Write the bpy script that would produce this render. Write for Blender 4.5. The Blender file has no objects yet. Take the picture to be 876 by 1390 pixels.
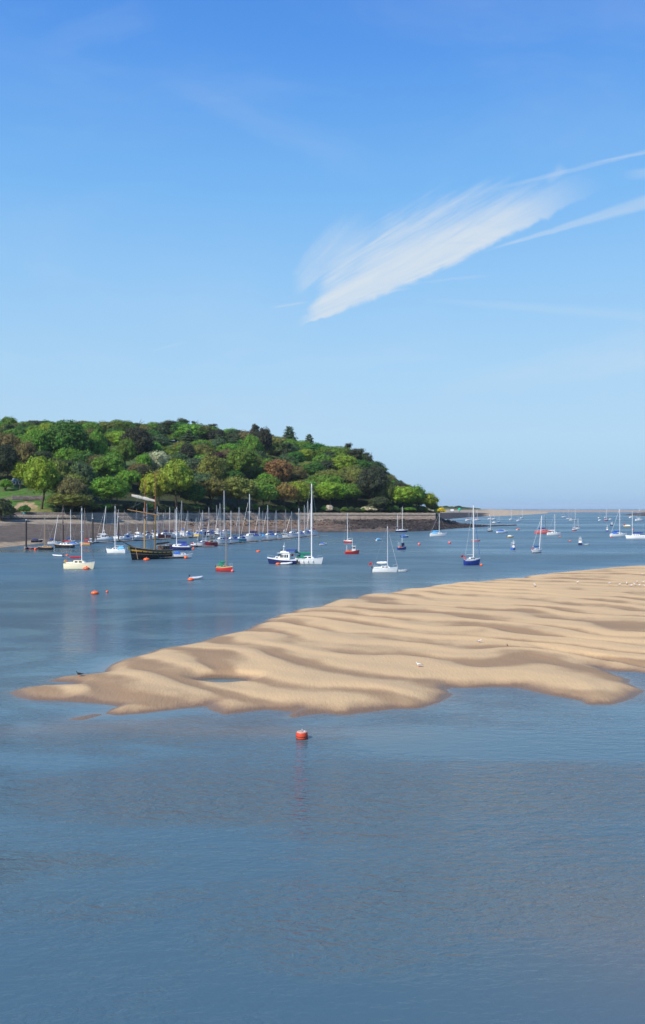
import bpy, math, random
import numpy as np
from mathutils import Vector, Matrix, noise as mnoise
R = math.radians
random.seed(7)
rng = np.random.default_rng(7)
scene = bpy.context.scene
col = scene.collection
H = 13.0            # camera height above low water
F = 1200.0          # focal length in pixels of the 876 px wide photograph
HY = 690.0          # horizon row

def at(px, py, z=0.0):
    D = F * (H - z) / (py - HY)
    return (px - 438.0) * D / F, D
def sc(py): return (py - HY) / H      # pixels per metre at the waterline row

# ------------------------------------------------------------ materials
MATS = {}
def nodes_of(name):
    m = bpy.data.materials.new(name); m.use_nodes = True
    nt = m.node_tree; b = nt.nodes['Principled BSDF']
    return m, nt, b
def N(nt, t, **kw):
    n = nt.nodes.new(t)
    for k, v in kw.items(): setattr(n, k, v)
    return n
def L(nt, a, b): nt.links.new(a, b)
def math_n(nt, op, a, b=None, c=None, clamp=False):
    n = N(nt, 'ShaderNodeMath', operation=op, use_clamp=clamp)
    for i, v in enumerate((a, b, c)):
        if v is None: continue
        if isinstance(v, (int, float)): n.inputs[i].default_value = v
        else: L(nt, v, n.inputs[i])
    return n.outputs[0]
def mixc(nt, fac, a, b, blend='MIX'):
    n = N(nt, 'ShaderNodeMix', data_type='RGBA', blend_type=blend)
    for s, v in ((n.inputs[0], fac), (n.inputs[6], a), (n.inputs[7], b)):
        if isinstance(v, (int, float)): s.default_value = v
        elif isinstance(v, tuple): s.default_value = (*v, 1) if len(v) == 3 else v
        else: L(nt, v, s)
    return n.outputs[2]
def noise_n(nt, vec, scale, detail=3, rough=.5, mapscale=None, rot=None, loc=None, dist=0.0):
    if mapscale or rot:
        mp = N(nt, 'ShaderNodeMapping')
        if mapscale: mp.inputs['Scale'].default_value = mapscale
        if rot: mp.inputs['Rotation'].default_value = rot
        L(nt, vec, mp.inputs[0]); vec = mp.outputs[0]
    n = N(nt, 'ShaderNodeTexNoise'); n.inputs['Scale'].default_value = scale
    n.inputs['Detail'].default_value = detail; n.inputs['Roughness'].default_value = rough
    n.inputs['Distortion'].default_value = dist
    L(nt, vec, n.inputs['Vector']); return n.outputs[0]
def ramp(nt, fac, lo, hi, a=0., b=1.):
    n = N(nt, 'ShaderNodeMapRange', interpolation_type='SMOOTHSTEP')
    n.inputs[1].default_value = lo; n.inputs[2].default_value = hi
    n.inputs[3].default_value = a; n.inputs[4].default_value = b
    L(nt, fac, n.inputs[0]); return n.outputs[0]
def bump_n(nt, h, strength, dist, b, prev=None):
    n = N(nt, 'ShaderNodeBump'); n.inputs['Strength'].default_value = 1.0
    n.inputs['Distance'].default_value = dist
    if isinstance(strength, (int, float)): n.inputs['Strength'].default_value = strength
    else: L(nt, strength, n.inputs['Strength'])
    L(nt, h, n.inputs['Height'])
    if prev is not None: L(nt, prev, n.inputs['Normal'])
    if b is not None: L(nt, n.outputs[0], b.inputs['Normal'])
    return n.outputs[0]

def paint(name, c, rough=.35, metal=0., grime=.25, scale=1.3, coat=0.):
    """coloured solid with weathering noise"""
    if name in MATS: return MATS[name]
    m, nt, b = nodes_of(name)
    tc = N(nt, 'ShaderNodeTexCoord').outputs['Object']
    f = noise_n(nt, tc, scale, 5, .65)
    f2 = noise_n(nt, tc, scale * 6, 3, .6, mapscale=(1, 1, .25))
    g = math_n(nt, 'MULTIPLY', ramp(nt, math_n(nt, 'MULTIPLY_ADD', f2, .5, math_n(nt, 'MULTIPLY', f, .5)), .42, .68), grime)
    dk = tuple(v * .55 + .01 for v in c)
    L(nt, mixc(nt, g, c, dk), b.inputs['Base Color'])
    b.inputs['Roughness'].default_value = rough; b.inputs['Metallic'].default_value = metal
    b.inputs['Coat Weight'].default_value = coat
    L(nt, ramp(nt, f, .3, .7, max(.05, rough - .08), min(1, rough + .15)), b.inputs['Roughness'])
    MATS[name] = m; return m
PAL = dict(white=(.78,.78,.76), cream=(.88,.80,.56), navy=(.012,.02,.10), black=(.012,.012,.014), blue=(.03,.13,.46),
           skyblue=(.12,.42,.72), red=(.50,.025,.03), darkred=(.20,.02,.02), orange=(.85,.13,.02), yellow=(.75,.50,.06),
           ochre=(.62,.38,.05), teal=(.02,.28,.32), green=(.01,.17,.11), grey=(.35,.36,.38), lightgrey=(.58,.6,.62),
           tan=(.42,.27,.14), wood=(.23,.12,.055), brown=(.11,.06,.04), pink=(.66,.15,.14), maroon=(.30,.02,.04),
           royal=(.02,.045,.26), charcoal=(.045,.05,.055))
def P(c, kind='paint'):
    base = PAL[c]
    if kind == 'fabric': return paint('canvas_' + c, base, .9, 0, .35, 2.5)
    if kind == 'spar':   return paint('spar_' + c, base, .35, 0, .15, 1)
    return paint('gelcoat_' + c, base, .28, 0, .22, 1.1, .2)
def M_glass():
    if 'cabin_glass' in MATS: return MATS['cabin_glass']
    m = paint('cabin_glass', (.012, .016, .022), .08, 0, .2); return m
def M_alu(): return paint('aluminium', (.62, .63, .64), .35, .6, .15)
def M_wire(): return paint('steel_wire', (.35, .36, .38), .4, .5, .1)
def M_bark(): return paint('bark', (.075, .055, .04), .95, 0, .5, .4)
def M_pile(): return paint('tarred_timber', (.05, .042, .036), .85, 0, .5, .6)

# ------------------------------------------------------------ mesh builder
class MB:
    def __init__(s): s.v = []; s.f = []; s.mi = []
    def add(s, vs, fs, mi=0):
        o = len(s.v); s.v += [tuple(p) for p in vs]
        s.f += [tuple(i + o for i in f) for f in fs]; s.mi += [mi] * len(fs); return s
    def box(s, c, d, mi=0, rz=0., taper=1.):
        x, y, z = d[0] / 2, d[1] / 2, d[2] / 2; vs = []
        for k in (-1, 1):
            t = taper if k > 0 else 1
            for (i, j) in ((-1, -1), (1, -1), (1, 1), (-1, 1)):
                a, b_ = i * x * t, j * y * t
                vs.append((c[0] + a * math.cos(rz) - b_ * math.sin(rz), c[1] + a * math.sin(rz) + b_ * math.cos(rz), c[2] + k * z))
        return s.add(vs, [(3,2,1,0),(4,5,6,7),(0,1,5,4),(1,2,6,5),(2,3,7,6),(3,0,4,7)], mi)
    def tube(s, p, q, r0, r1=None, n=6, mi=0):
        r1 = r0 if r1 is None else r1
        p = Vector(p); q = Vector(q); d = (q - p)
        if d.length < 1e-6: return s
        a = d.normalized(); u = a.orthogonal().normalized(); w = a.cross(u); vs = []
        for (c, r) in ((p, r0), (q, r1)):
            for k in range(n):
                t = 2 * math.pi * k / n; vs.append(c + (u * math.cos(t) + w * math.sin(t)) * r)
        fs = [(k, (k + 1) % n, n + (k + 1) % n, n + k) for k in range(n)] + [tuple(range(n - 1, -1, -1)), tuple(range(n, 2 * n))]
        return s.add(vs, fs, mi)
    def path(s, pts, r, n=5, mi=0):
        for a, b in zip(pts[:-1], pts[1:]): s.tube(a, b, r, r, n, mi)
        return s
    def ball(s, c, r, seg=10, rings=6, mi=0):
        rx, ry, rz = (r, r, r) if not isinstance(r, tuple) else r
        vs = [(c[0], c[1], c[2] - rz)]
        for i in range(1, rings):
            t = -math.pi / 2 + math.pi * i / rings
            for k in range(seg):
                a = 2 * math.pi * k / seg
                vs.append((c[0] + rx * math.cos(t) * math.cos(a), c[1] + ry * math.cos(t) * math.sin(a), c[2] + rz * math.sin(t)))
        vs.append((c[0], c[1], c[2] + rz)); fs = []
        for k in range(seg): fs.append((0, 1 + (k + 1) % seg, 1 + k))
        for i in range(rings - 2):
            for k in range(seg):
                a = 1 + i * seg + k; b = 1 + i * seg + (k + 1) % seg; fs.append((a, b, b + seg, a + seg))
        t = len(vs) - 1; o = 1 + (rings - 2) * seg
        for k in range(seg): fs.append((o + k, o + (k + 1) % seg, t))
        return s.add(vs, fs, mi)
    def torus(s, c, R0, r, axis='x', seg=14, n=6, mi=0):
        vs = []; fs = []
        for i in range(seg):
            a = 2 * math.pi * i / seg
            for k in range(n):
                b = 2 * math.pi * k / n; d = R0 + r * math.cos(b)
                p = (r * math.sin(b), d * math.cos(a), d * math.sin(a))
                if axis == 'y': p = (p[1], p[0], p[2])
                if axis == 'z': p = (p[1], p[2], p[0])
                vs.append((c[0] + p[0], c[1] + p[1], c[2] + p[2]))
                fs.append((i * n + k, ((i + 1) % seg) * n + k, ((i + 1) % seg) * n + (k + 1) % n, i * n + (k + 1) % n))
        return s.add(vs, fs, mi)
    def loft(s, rings, mi=0, cap=True, closed=False):
        n = len(rings[0]); vs = [p for r in rings for p in r]; fs = []
        for i in range(len(rings) - 1):
            for k in range(n if closed else n - 1):
                a = i * n + k; b = i * n + (k + 1) % n; fs.append((a, b, b + n, a + n))
        if cap: fs += [tuple(range(n - 1, -1, -1)), tuple(range((len(rings) - 1) * n, len(rings) * n))]
        return s.add(vs, fs, mi)
    def build(s, name, mats, parent=None, smooth=False):
        me = bpy.data.meshes.new(name); me.from_pydata(s.v, [], s.f)
        if not isinstance(mats, (list, tuple)): mats = [mats]
        for m in mats: me.materials.append(m)
        if len(mats) > 1: me.polygons.foreach_set('material_index', s.mi)
        if smooth:
            me.polygons.foreach_set('use_smooth', [True] * len(me.polygons))
            try: me.set_sharp_from_angle(angle=R(40))
            except Exception: pass
        me.update()
        o = bpy.data.objects.new(name, me); col.objects.link(o); o.parent = parent
        return o
def tag(o, label=None, cat=None, group=None, kind=None):
    if label: o['label'] = label
    if cat: o['category'] = cat
    if group: o['group'] = group
    if kind: o['kind'] = kind
    return o
def empty(name, loc, rz=0.):
    o = bpy.data.objects.new(name, None); col.objects.link(o); o.location = loc; o.rotation_euler = (0, 0, rz)
    o.empty_display_size = .5; return o

def np_mesh(name, V, Fq, mat, attrs=None, smooth=True):
    me = bpy.data.meshes.new(name)
    me.vertices.add(len(V)); me.vertices.foreach_set('co', V.astype(np.float32).ravel())
    n = len(Fq); k = Fq.shape[1]
    me.loops.add(n * k); me.loops.foreach_set('vertex_index', Fq.astype(np.int32).ravel())
    me.polygons.add(n); me.polygons.foreach_set('loop_start', np.arange(0, n * k, k, dtype=np.int32))
    try: me.polygons.foreach_set('loop_total', np.full(n, k, dtype=np.int32))
    except Exception: pass
    me.update(calc_edges=True); me.validate()
    if smooth: me.polygons.foreach_set('use_smooth', np.ones(n, dtype=bool))
    for an, arr in (attrs or {}).items():
        if arr.ndim == 1:
            a = me.attributes.new(an, 'FLOAT', 'POINT'); a.data.foreach_set('value', arr.astype(np.float32))
        else:
            a = me.color_attributes.new(an, 'FLOAT_COLOR', 'POINT')
            a.data.foreach_set('color', np.hstack([arr, np.ones((len(arr), 1))]).astype(np.float32).ravel())
    me.materials.append(mat)
    return me
def grid_faces(nr, nc):
    i = np.arange(nr - 1)[:, None] * nc + np.arange(nc - 1)[None, :]; i = i.ravel()
    return np.stack([i, i + 1, i + nc + 1, i + nc], 1)

# vectorised value noise
_perm = rng.random((256, 256))
def vnoise(x, y):
    xi = np.floor(x).astype(int); yi = np.floor(y).astype(int); fx = x - xi; fy = y - yi
    fx = fx * fx * (3 - 2 * fx); fy = fy * fy * (3 - 2 * fy)
    g = lambda a, b: _perm[a & 255, b & 255]
    return (g(xi, yi) * (1 - fx) + g(xi + 1, yi) * fx) * (1 - fy) + (g(xi, yi + 1) * (1 - fx) + g(xi + 1, yi + 1) * fx) * fy
def fbm(x, y, o=4, g=.5):
    s = 0; a = 1; t = 0
    for i in range(o):
        s = s + a * vnoise(x * 2 ** i + 17.3 * i, y * 2 ** i + 9.1 * i); t += a; a *= g
    return s / t
def sstep(x, a, b):
    t = np.clip((x - a) / (b - a), 0, 1); return t * t * (3 - 2 * t)

# ------------------------------------------------------------ sandbar height function
bar_px = [(15,940),(30,935),(60,931.5),(100,931),(107,928),(92,926.5),(68,924.5),(80,920),(105,918),(143,914),(148,905),(165,897),(200,888),(215,882),
 (240,879),(270,873),(290,866),(330,857),(352,848),(375,838),(395,833),(415,827),(436,823),(461,816),(496,809),(542,805.5),(546,801.5),(585,799.5),(587,797),
 (612,795.5),(614,793),(660,791),(667,788.5),(713,786.5),(716,783.8),(737,781),(767,778),(800,775),(828,772),(876,769),(1000,760),(1250,752),(1600,750),
 (1600,905),(1200,907),(960,912),(876,913),(863,911.5),(828,910.5),(812,907),(833,916),(855,923),(852,928),(874,938),(858,948),(833,956),(798,956),(787,950),(757,945),(737,941),
 (702,933),(677,932),(637,933.5),(612,932.5),(604,937),(614,943),(597,953),(571,961),(536,962),(505,966),(486,968),(471,970.5),(440,968),(417,970),
 (402,974),(392,972),(402,966),(362,963),(327,967),(306,970),(286,963),(281,958),(241,962),(201,967),(156,970.5),(144,968),(163,958),(126,954),
 (80,951),(45,950),(25,946)]
bar = np.array([at(*p) for p in bar_px])
isl = np.array([at(*p) for p in [(94,977),(105,974),(128,969.5),(138,970),(128,973),(112,977.5)]])
def sdist(X, Y, poly):
    """signed distance, positive inside"""
    d = np.full(X.shape, 1e9); ins = np.zeros(X.shape, bool); n = len(poly)
    for i in range(n):
        ax, ay = poly[i]; bx, by = poly[(i + 1) % n]; ex, ey = bx - ax, by - ay
        t = np.clip(((X - ax) * ex + (Y - ay) * ey) / (ex * ex + ey * ey), 0, 1)
        d = np.minimum(d, (X - ax - t * ex) ** 2 + (Y - ay - t * ey) ** 2)
        c = ((ay > Y) != (by > Y)); xx = ax + (Y - ay) / (ey if abs(ey) > 1e-9 else 1e-9) * ex
        ins ^= c & (X < xx)
    d = np.sqrt(d); return np.where(ins, d, -d)
def bar_height(X, Y):
    sd = sdist(X, Y, bar); s2 = sdist(X, Y, isl)
    wob = (fbm(X * .35, Y * .35, 3) - .5) * .30 + (fbm(X * 1.4, Y * 1.4, 3) - .5) * .35
    # large current ripples: crests run towards the viewer and slightly right
    w1 = (fbm(X * .045 + 3, Y * .045, 3) - .5)
    w2 = (fbm(X * .11 + 9, Y * .11 + 4, 2) - .5)
    ph = (X * .64 + Y * .77) / 6.4 + w1 * 3.3 + w2 * .55
    fr = ph - np.floor(ph)
    saw = np.where(fr < .66, fr / .66, (1 - fr) / .34); saw = saw * saw * (3 - 2 * saw)
    s = sd + wob * np.clip(np.abs(sd), 0.1, 1) + (saw - .6) * 1.8 * sstep(Y, 85, 120) * (Y > 85)
    base = np.where(s > 0, (.30 * (1 - np.exp(-s / .9)) + .36 * (1 - np.exp(-s / 6.0))) + .01, .07 * s)
    pcx, pcy = at(303, 924); flat = 1 - .85 * np.exp(-((X - pcx) / 3.6) ** 2 - ((Y - pcy + 1.8) / 4.0) ** 2)
    amp = .33 * flat * (.65 + .35 * sstep(Y, 70, 95)) * (.35 + 1.0 * fbm(X * .05 + 31, Y * .05 + 7, 2)) * sstep(s, .0, 5.0)
    ph2 = (X * .55 + Y * .83) / 3.1 + w1 * 5 + w2 * 1.6
    r2 = .5 + .5 * np.sin(2 * math.pi * ph2)
    h = base + amp * (saw - .42) + .07 * r2 * sstep(sd, .5, 4) + .10 * (fbm(X * .5, Y * .5, 3) - .5) * sstep(sd, .2, 2)
    h = h * np.where(h > .1, flat * .6 + .4, 1)
    h = np.where(s > .0, np.maximum(h, np.clip(.05 * s, 0, .12) + .01), h)
    # shallow pool lying on the bar
    cx, cy = at(303, 924); e = ((X - cx + .18 * (Y - cy)) / 1.75) ** 2 + ((Y - cy) / 1.1) ** 2
    h = np.where(e < 4, h * sstep(e, .75, 4) + (-.10) * (1 - sstep(e, .75, 1.6)) + .06 * (sstep(e, .75, 1.6) - sstep(e, 1.6, 4)), h)
    cx, cy = at(810, 898); e = ((X - cx + .8 * (Y - cy)) / 1.0) ** 2 + ((Y - cy) / 5.5) ** 2
    h = h - .22 * (1 - sstep(e, .2, 1.4)) * (h > .1)
    h = np.maximum(h, np.where(s2 > -1.5, .12 * s2 + .01, -9))
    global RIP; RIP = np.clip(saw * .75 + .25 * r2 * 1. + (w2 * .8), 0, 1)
    return np.maximum(h, -1.6), sd

def terr_axis(segs):
    out = []
    for a, b, n in segs: out += list(np.linspace(a, b, n, endpoint=False))
    return np.array(out + [segs[-1][1]])

# ------------------------------------------------------------ left shore and hill (profiles per picture column)
K = np.array([-300, -100, 0, 60, 110, 200, 300, 400, 480, 540, 575, 592, 600, 612, 625, 660, 690, 702], float)
YS = np.array([747, 746, 744.5, 738, 733, 728.5, 725, 723, 722.5, 722, 721, 720, 719, 718, 717, 715, 714.1, 713.6])
DS = 15600 / (YS - HY)
DW = np.interp(K, [-300, 0, 110, 200, 300, 400, 480, 592, 600, 612, 625, 660, 690, 702], [385, 400, 420, 450, 490, 530, 548, 575, 590, 606, 620, 648, 668, 675])
YW = np.interp(K, [-300, 592, 600, 612, 625, 660, 690, 702], [705, 705, 704.5, 707.5, 710.5, 713, 713.4, 713.4])
ZW = H - (YW - HY) * DW / F; ZW[-1] = -.4
ZT = np.where(K <= 592, H - 6.2 * DW / F, ZW)
DR = np.interp(K, [-300, 0, 200, 300, 400, 480, 540, 580, 592, 600, 612, 702], [720, 730, 760, 760, 740, 700, 655, 615, 606, 650, 640, 720])
skyx = np.array([-300, 0, 60, 110, 165, 200, 262, 290, 350, 375, 405, 440, 465, 490, 510, 530, 550, 570, 585, 592])
skyy = np.array([560, 571, 570, 571, 569, 572, 570, 579, 584, 590, 593, 602, 606, 615, 630, 643, 658, 668, 680, 689])
TH = 15.0
YR = np.interp(K, skyx, skyy); ZR = H + (HY - YR) * DR / F - np.interp(K, [-300, 500, 570, 592], [TH, TH, 10, 4])
ZR = np.where(K <= 592, np.maximum(ZR, ZT + .3), ZW)
ZR = np.where(K > 600, -1.0, ZR)
D4 = DW + 1.2; Z4 = np.where(K <= 592, ZT - .25, np.where(K < 605, ZW, ZW * .9))
tm = .38
D5 = np.where(K <= 592, DW + (DR - DW) * tm, DW + 22); Z5 = np.where(K <= 592, ZT + (ZR - ZT) * .42, np.where(K < 605, 4, -.6))
D5[K <= 80] = 478; Z5[K <= 80] = H + 36 * 478 / F
DB = DR + 160; ZB = np.where(K <= 592, ZR * .75, np.where(K < 605, 3, -1.0))
CTRL_D = np.stack([DS - 40, DS, DS * .5 + DW * .5, DW - .1, D4, D5, DR, DB], 0)
CTRL_Z = np.stack([DS * 0 - 1.5, DS * 0, ZW * .5 - np.where(K < 592, .5, -.3), ZW, Z4, Z5, ZR, ZB], 0)
def prof(px):
    return np.array([np.interp(px, K, r) for r in CTRL_D]), np.array([np.interp(px, K, r) for r in CTRL_Z])
def hill_z(px, D):
    d, z = prof(px); return float(np.interp(D, d, z))
def hill_D_at_row(px, py):
    """distance at which the ground of this column projects to row py (behind the wall)"""
    d, z = prof(px); Ds = np.linspace(d[4], d[6], 80); zz = np.interp(Ds, d, z)
    yy = HY - (zz - H) * F / Ds
    i = int(np.argmin(np.abs(yy - py))); return float(Ds[i]), float(zz[i])

def M_land():
    m, nt, b = nodes_of('shore_ground')
    at_ = N(nt, 'ShaderNodeAttribute', attribute_name='Col').outputs['Color']
    tc = N(nt, 'ShaderNodeTexCoord').outputs['Object']
    n1 = noise_n(nt, tc, .35, 6, .7); n2 = noise_n(nt, tc, 1.7, 4, .7)
    f = ramp(nt, math_n(nt, 'MULTIPLY_ADD', n1, .6, math_n(nt, 'MULTIPLY', n2, .4)), .35, .65, .62, 1.3)
    v = N(nt, 'ShaderNodeVectorMath', operation='SCALE'); L(nt, at_, v.inputs[0]); L(nt, f, v.inputs['Scale'])
    L(nt, v.outputs[0], b.inputs['Base Color']); b.inputs['Roughness'].default_value = .9
    b.inputs['Specular IOR Level'].default_value = .25
    bump_n(nt, n2, .5, .35, b); return m

def build_land():
    pxs = np.concatenate([np.linspace(-300, -10, 60), np.linspace(-9, 702, 640)])
    tt = np.concatenate([np.linspace(0, 1, 4)[:-1], 1 + np.linspace(0, 2, 56)[:-1], 3 + np.array([0, .98]), 4 + np.linspace(0, 1, 26)[:-1], 5 + np.linspace(0, 1, 20)[:-1], 6 + np.linspace(0, 1, 5)])
    V = []; C = []
    PX, T = np.meshgrid(pxs, tt)
    Dk = np.stack([np.interp(pxs, K, r) for r in CTRL_D]); Zk = np.stack([np.interp(pxs, K, r) for r in CTRL_Z])
    Dg = np.stack([np.interp(tt, np.arange(8), Dk[:, i]) for i in range(len(pxs))], 1)
    Zg = np.stack([np.interp(tt, np.arange(8), Zk[:, i]) for i in range(len(pxs))], 1)
    X = (PX - 438) * Dg / F; Y = Dg
    # rock and mud relief in front of the wall
    sea = (T > 1) & (T < 3.2)
    rockf = sstep(PX + 60 * (fbm(X * .03, Y * .03, 3) - .5), 440, 500)
    rel = sstep(T, 1.0, 1.35) * (1 - sstep(T, 2.9, 3.0))
    rel = np.where(PX > 592, sstep(T, 1.0, 1.6) * (1 - sstep(T, 3.6, 4.2)), rel)
    nr = fbm(X * .22, Y * .22, 5, .62) - .5; nm = fbm(X * .035, Y * .06 + 5, 4) - .5
    Z = Zg + rel * (rockf * nr * 3.6 * np.clip(Zg / 2, .25, 1) + nm * 1.0 * (1 - rockf * .5))
    Z = np.where(T > 4.1, Z + (fbm(X * .06, Y * .06, 4) - .5) * 3.0 * sstep(T, 4.1, 4.6), Z)
    # colours
    mud = np.array([.128, .098, .074]); mudw = np.array([.085, .068, .054]); shing = np.array([.32, .265, .20]); sand = np.array([.40, .30, .19])
    rock = np.array([.028, .021, .019]); rockl = np.array([.085, .064, .054]); lawn = np.array([.07, .15, .02]); floor = np.array([.045, .055, .02]); earth = np.array([.44, .30, .18])
    u = (T - 1) / 2; nn = fbm(X * .08, Y * .12, 5, .6); n3 = fbm(X * .5 + 8, Y * .5, 4, .6)
    def lerp(a, b, t): return a + (b - a) * t[..., None]
    c = lerp(lerp(np.broadcast_to(mudw, X.shape + (3,)), mud, sstep(u + (nn - .5) * .3, .05, .35)), shing, sstep(u + (nn - .5) * .25, .74, .84) * (1 - rockf))
    # warm brown band of gravel in the middle reach
    br = np.array([.25, .16, .105]); c = lerp(c, br, sstep(PX, 180, 300) * (1 - rockf) * sstep(u + (nn - .5) * .3, .05, .3) * (1 - sstep(u + (nn - .5) * .3, .82, .9)) * .8)
    dk = sstep(n3 + nn, .95, 1.1) * sstep(PX, 250, 400); c = lerp(c, rock * 2.0, dk * .7)
    c = lerp(c, sand * .9, (1 - sstep(PX, 40, 75)) * sstep(u, .0, .03) * (1 - sstep(u + (nn - .5) * .1, .12, .2)))
    rk = lerp(np.broadcast_to(rock, X.shape + (3,)), rockl, sstep(n3, .45, .7) * .8)
    rk = lerp(rk, mud * 1.1, (1 - sstep(u + (nn - .5) * .3, .25, .45)) * (1 - sstep(PX, 520, 565)))
    c = lerp(c, rk, rockf)
    # behind the wall
    g = lerp(np.broadcast_to(floor, X.shape + (3,)), lawn, (1 - sstep(PX, 66, 84)) * (1 - sstep(T, 4.95, 5.05)))
    ex = (PX - 36) / 17; ey = (T - 4.15) / .17
    g = lerp(g, earth, (1 - sstep(ex ** 2 + ey ** 2 + (n3 - .5) * 1.2, .7, 1.1)))
    dry = np.array([.20, .19, .06]); ex = (PX - 50) / 22; ey = (T - 4.08) / .1
    g = lerp(g, dry, (1 - sstep(ex ** 2 + ey ** 2 + (n3 - .5) * 1.5, .6, 1.2)) * .8)
    g = lerp(g, np.array([.16, .12, .08]), (1 - sstep(np.abs(T - 4.45 - .0012 * PX), .02, .035)) * (1 - sstep(PX, 60, 75)))
    g = lerp(g, np.array([.13, .10, .06]), sstep(n3, .55, .62) * sstep(T, 4.6, 4.7) * (1 - sstep(PX, 60, 75)) * .8)
    g = lerp(g, np.array([.09,.14,.03]), sstep(PX, 84, 90) * sstep(T, 5.0, 5.2) * .8)
    c = np.where((T > 3.5)[..., None] & (PX < 596)[..., None], g, c)
    V = np.stack([X, Y, Z], -1).reshape(-1, 3)
    me = np_mesh('hillside', V, grid_faces(len(tt), len(pxs))[:, ::1], M_land(), {'Col': c.reshape(-1, 3)})
    o = bpy.data.objects.new('hillside', me); col.objects.link(o); tag(o, kind='structure')
build_land()

def rocks():
    r = np.random.default_rng(4); iv = np.array([(0,0,1),(1,0,0),(0,1,0),(-1,0,0),(0,-1,0),(.7,.7,.55),(-.7,.7,.5),(-.7,-.7,.6),(.7,-.7,.5),(0,0,-.5)])
    fi = np.array([(0,1,5),(0,5,2),(0,2,6),(0,6,3),(0,3,7),(0,7,4),(0,4,8),(0,8,1),(9,5,1),(9,2,5),(9,6,2),(9,3,6),(9,7,3),(9,4,7),(9,8,4),(9,1,8)])
    V = []; T = []; C = []; o = 0
    for i in range(2600):
        px = r.uniform(235, 660) if i % 4 else r.uniform(470, 640); d, z = prof(px); k = r.uniform(0, 1)
        lo = .55 if px < 460 else (.25 if px < 540 else .02)
        D = d[1] + (d[3] - d[1]) * (lo + (1 - lo) * k); zz = float(np.interp(D, d, z)); X = (px - 438) * D / F
        s = r.uniform(.2, 1.0) ** 1.8 * (.75 if px > 470 else .55); v = iv * (s * r.uniform(.7, 1.4), s * r.uniform(.6, 1.1), s * r.uniform(.4, .9)) * (1 + r.uniform(-.2, .2, (10, 1)))
        a = r.uniform(0, 6.28); v = v @ np.array([[math.cos(a), math.sin(a), 0], [-math.sin(a), math.cos(a), 0], [0, 0, 1]])
        V.append(v + (X, D, zz + .1)); T.append(fi + o); o += 10
        c = np.array([.035, .028, .024]) if r.random() < .6 else np.array([.085, .066, .054]); C.append(np.tile(c * r.uniform(.7, 1.4), (10, 1)))
    me = np_mesh('rocks', np.concatenate(V), np.concatenate(T), bpy.data.materials['shore_ground'], {'Col': np.concatenate(C)}, smooth=False)
    o_ = bpy.data.objects.new('rocks', me); col.objects.link(o_); tag(o_, 'loose dark weedy rocks strewn over the beach below the sea wall', 'rocks', kind='stuff')
rocks()

# ------------------------------------------------------------ far point with dunes, sand spit on the horizon
FK = np.array([540, 570, 610, 640, 663, 690, 715, 735, 748], float)
FYS = np.array([707, 706, 704.6, 702, 700.8, 700, 698.7, 697.3, 696.4])
FD1 = 15600 / (FYS - HY)
FD2 = FD1 + np.array([200, 220, 260, 300, 300, 300, 350, 350, 350]); FY2 = np.array([697, 697, 695.5, 695.5, 696.4, 695.6, 695.6, 695.6, 695.6])
FZ2 = np.maximum(H - (FY2 - HY) * FD2 / F, .2)
FD3 = FD2 + 260; FY3 = np.array([688, 688, 688.4, 689.6, 691.6, 692.6, 693.6, 694.4, 694.6]); FZ3 = np.maximum(H - (FY3 - HY) * FD3 / F, .2)
def far_land():
    pxs = np.linspace(540, 748, 260); tt = np.concatenate([np.linspace(0, 3, 60), [3.5, 4]])
    Dk = np.stack([np.interp(pxs, FK, r) for r in (FD1 - 60, FD1, FD2, FD3, FD3 + 500)])
    Zk = np.stack([np.interp(pxs, FK, r) for r in (FD1 * 0 - 1, FD1 * 0, FZ2, FZ3, FZ3 * 0 - .5)])
    PX, T = np.meshgrid(pxs, tt)
    D = np.stack([np.interp(tt, np.arange(5), Dk[:, i]) for i in range(len(pxs))], 1)
    Z = np.stack([np.interp(tt, np.arange(5), Zk[:, i]) for i in range(len(pxs))], 1)
    X = (PX - 438) * D / F; nn = fbm(X * .02, D * .02, 5, .6)
    Z = Z + (nn - .5) * 4 * sstep(T, 1, 1.5) * np.clip(Z / 5, 0, 1)
    Z = np.where(PX > 744, -1, Z)
    rock = np.array([.040, .031, .03]); sand = np.array([.46, .35, .23]); grass = np.array([.10, .12, .04]); pale = np.array([.36, .30, .22])
    def lerp(a, b, t): return a + (b - a) * t[..., None]
    c = lerp(np.broadcast_to(sand, X.shape + (3,)), rock, (1 - sstep(PX + (nn - .5) * 20, 655, 668)) * (1 - sstep(T + (nn - .5) * .4, 1.9, 2.05)))
    c = lerp(c, pale, (1 - sstep(PX, 640, 660)) * sstep(T + (nn - .5) * .3, 1.95, 2.05) * (1 - sstep(T, 2.3, 2.5)))
    c = lerp(c, grass, (1 - sstep(PX, 628, 668)) * sstep(T + (nn - .5) * .5, 2.4, 2.6))
    me = np_mesh('dunes', np.stack([X, D, Z], -1).reshape(-1, 3), grid_faces(len(tt), len(pxs)), bpy.data.materials['shore_ground'], {'Col': c.reshape(-1, 3)})
    o = bpy.data.objects.new('dunes', me); col.objects.link(o); tag(o, kind='structure')
far_land()
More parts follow.
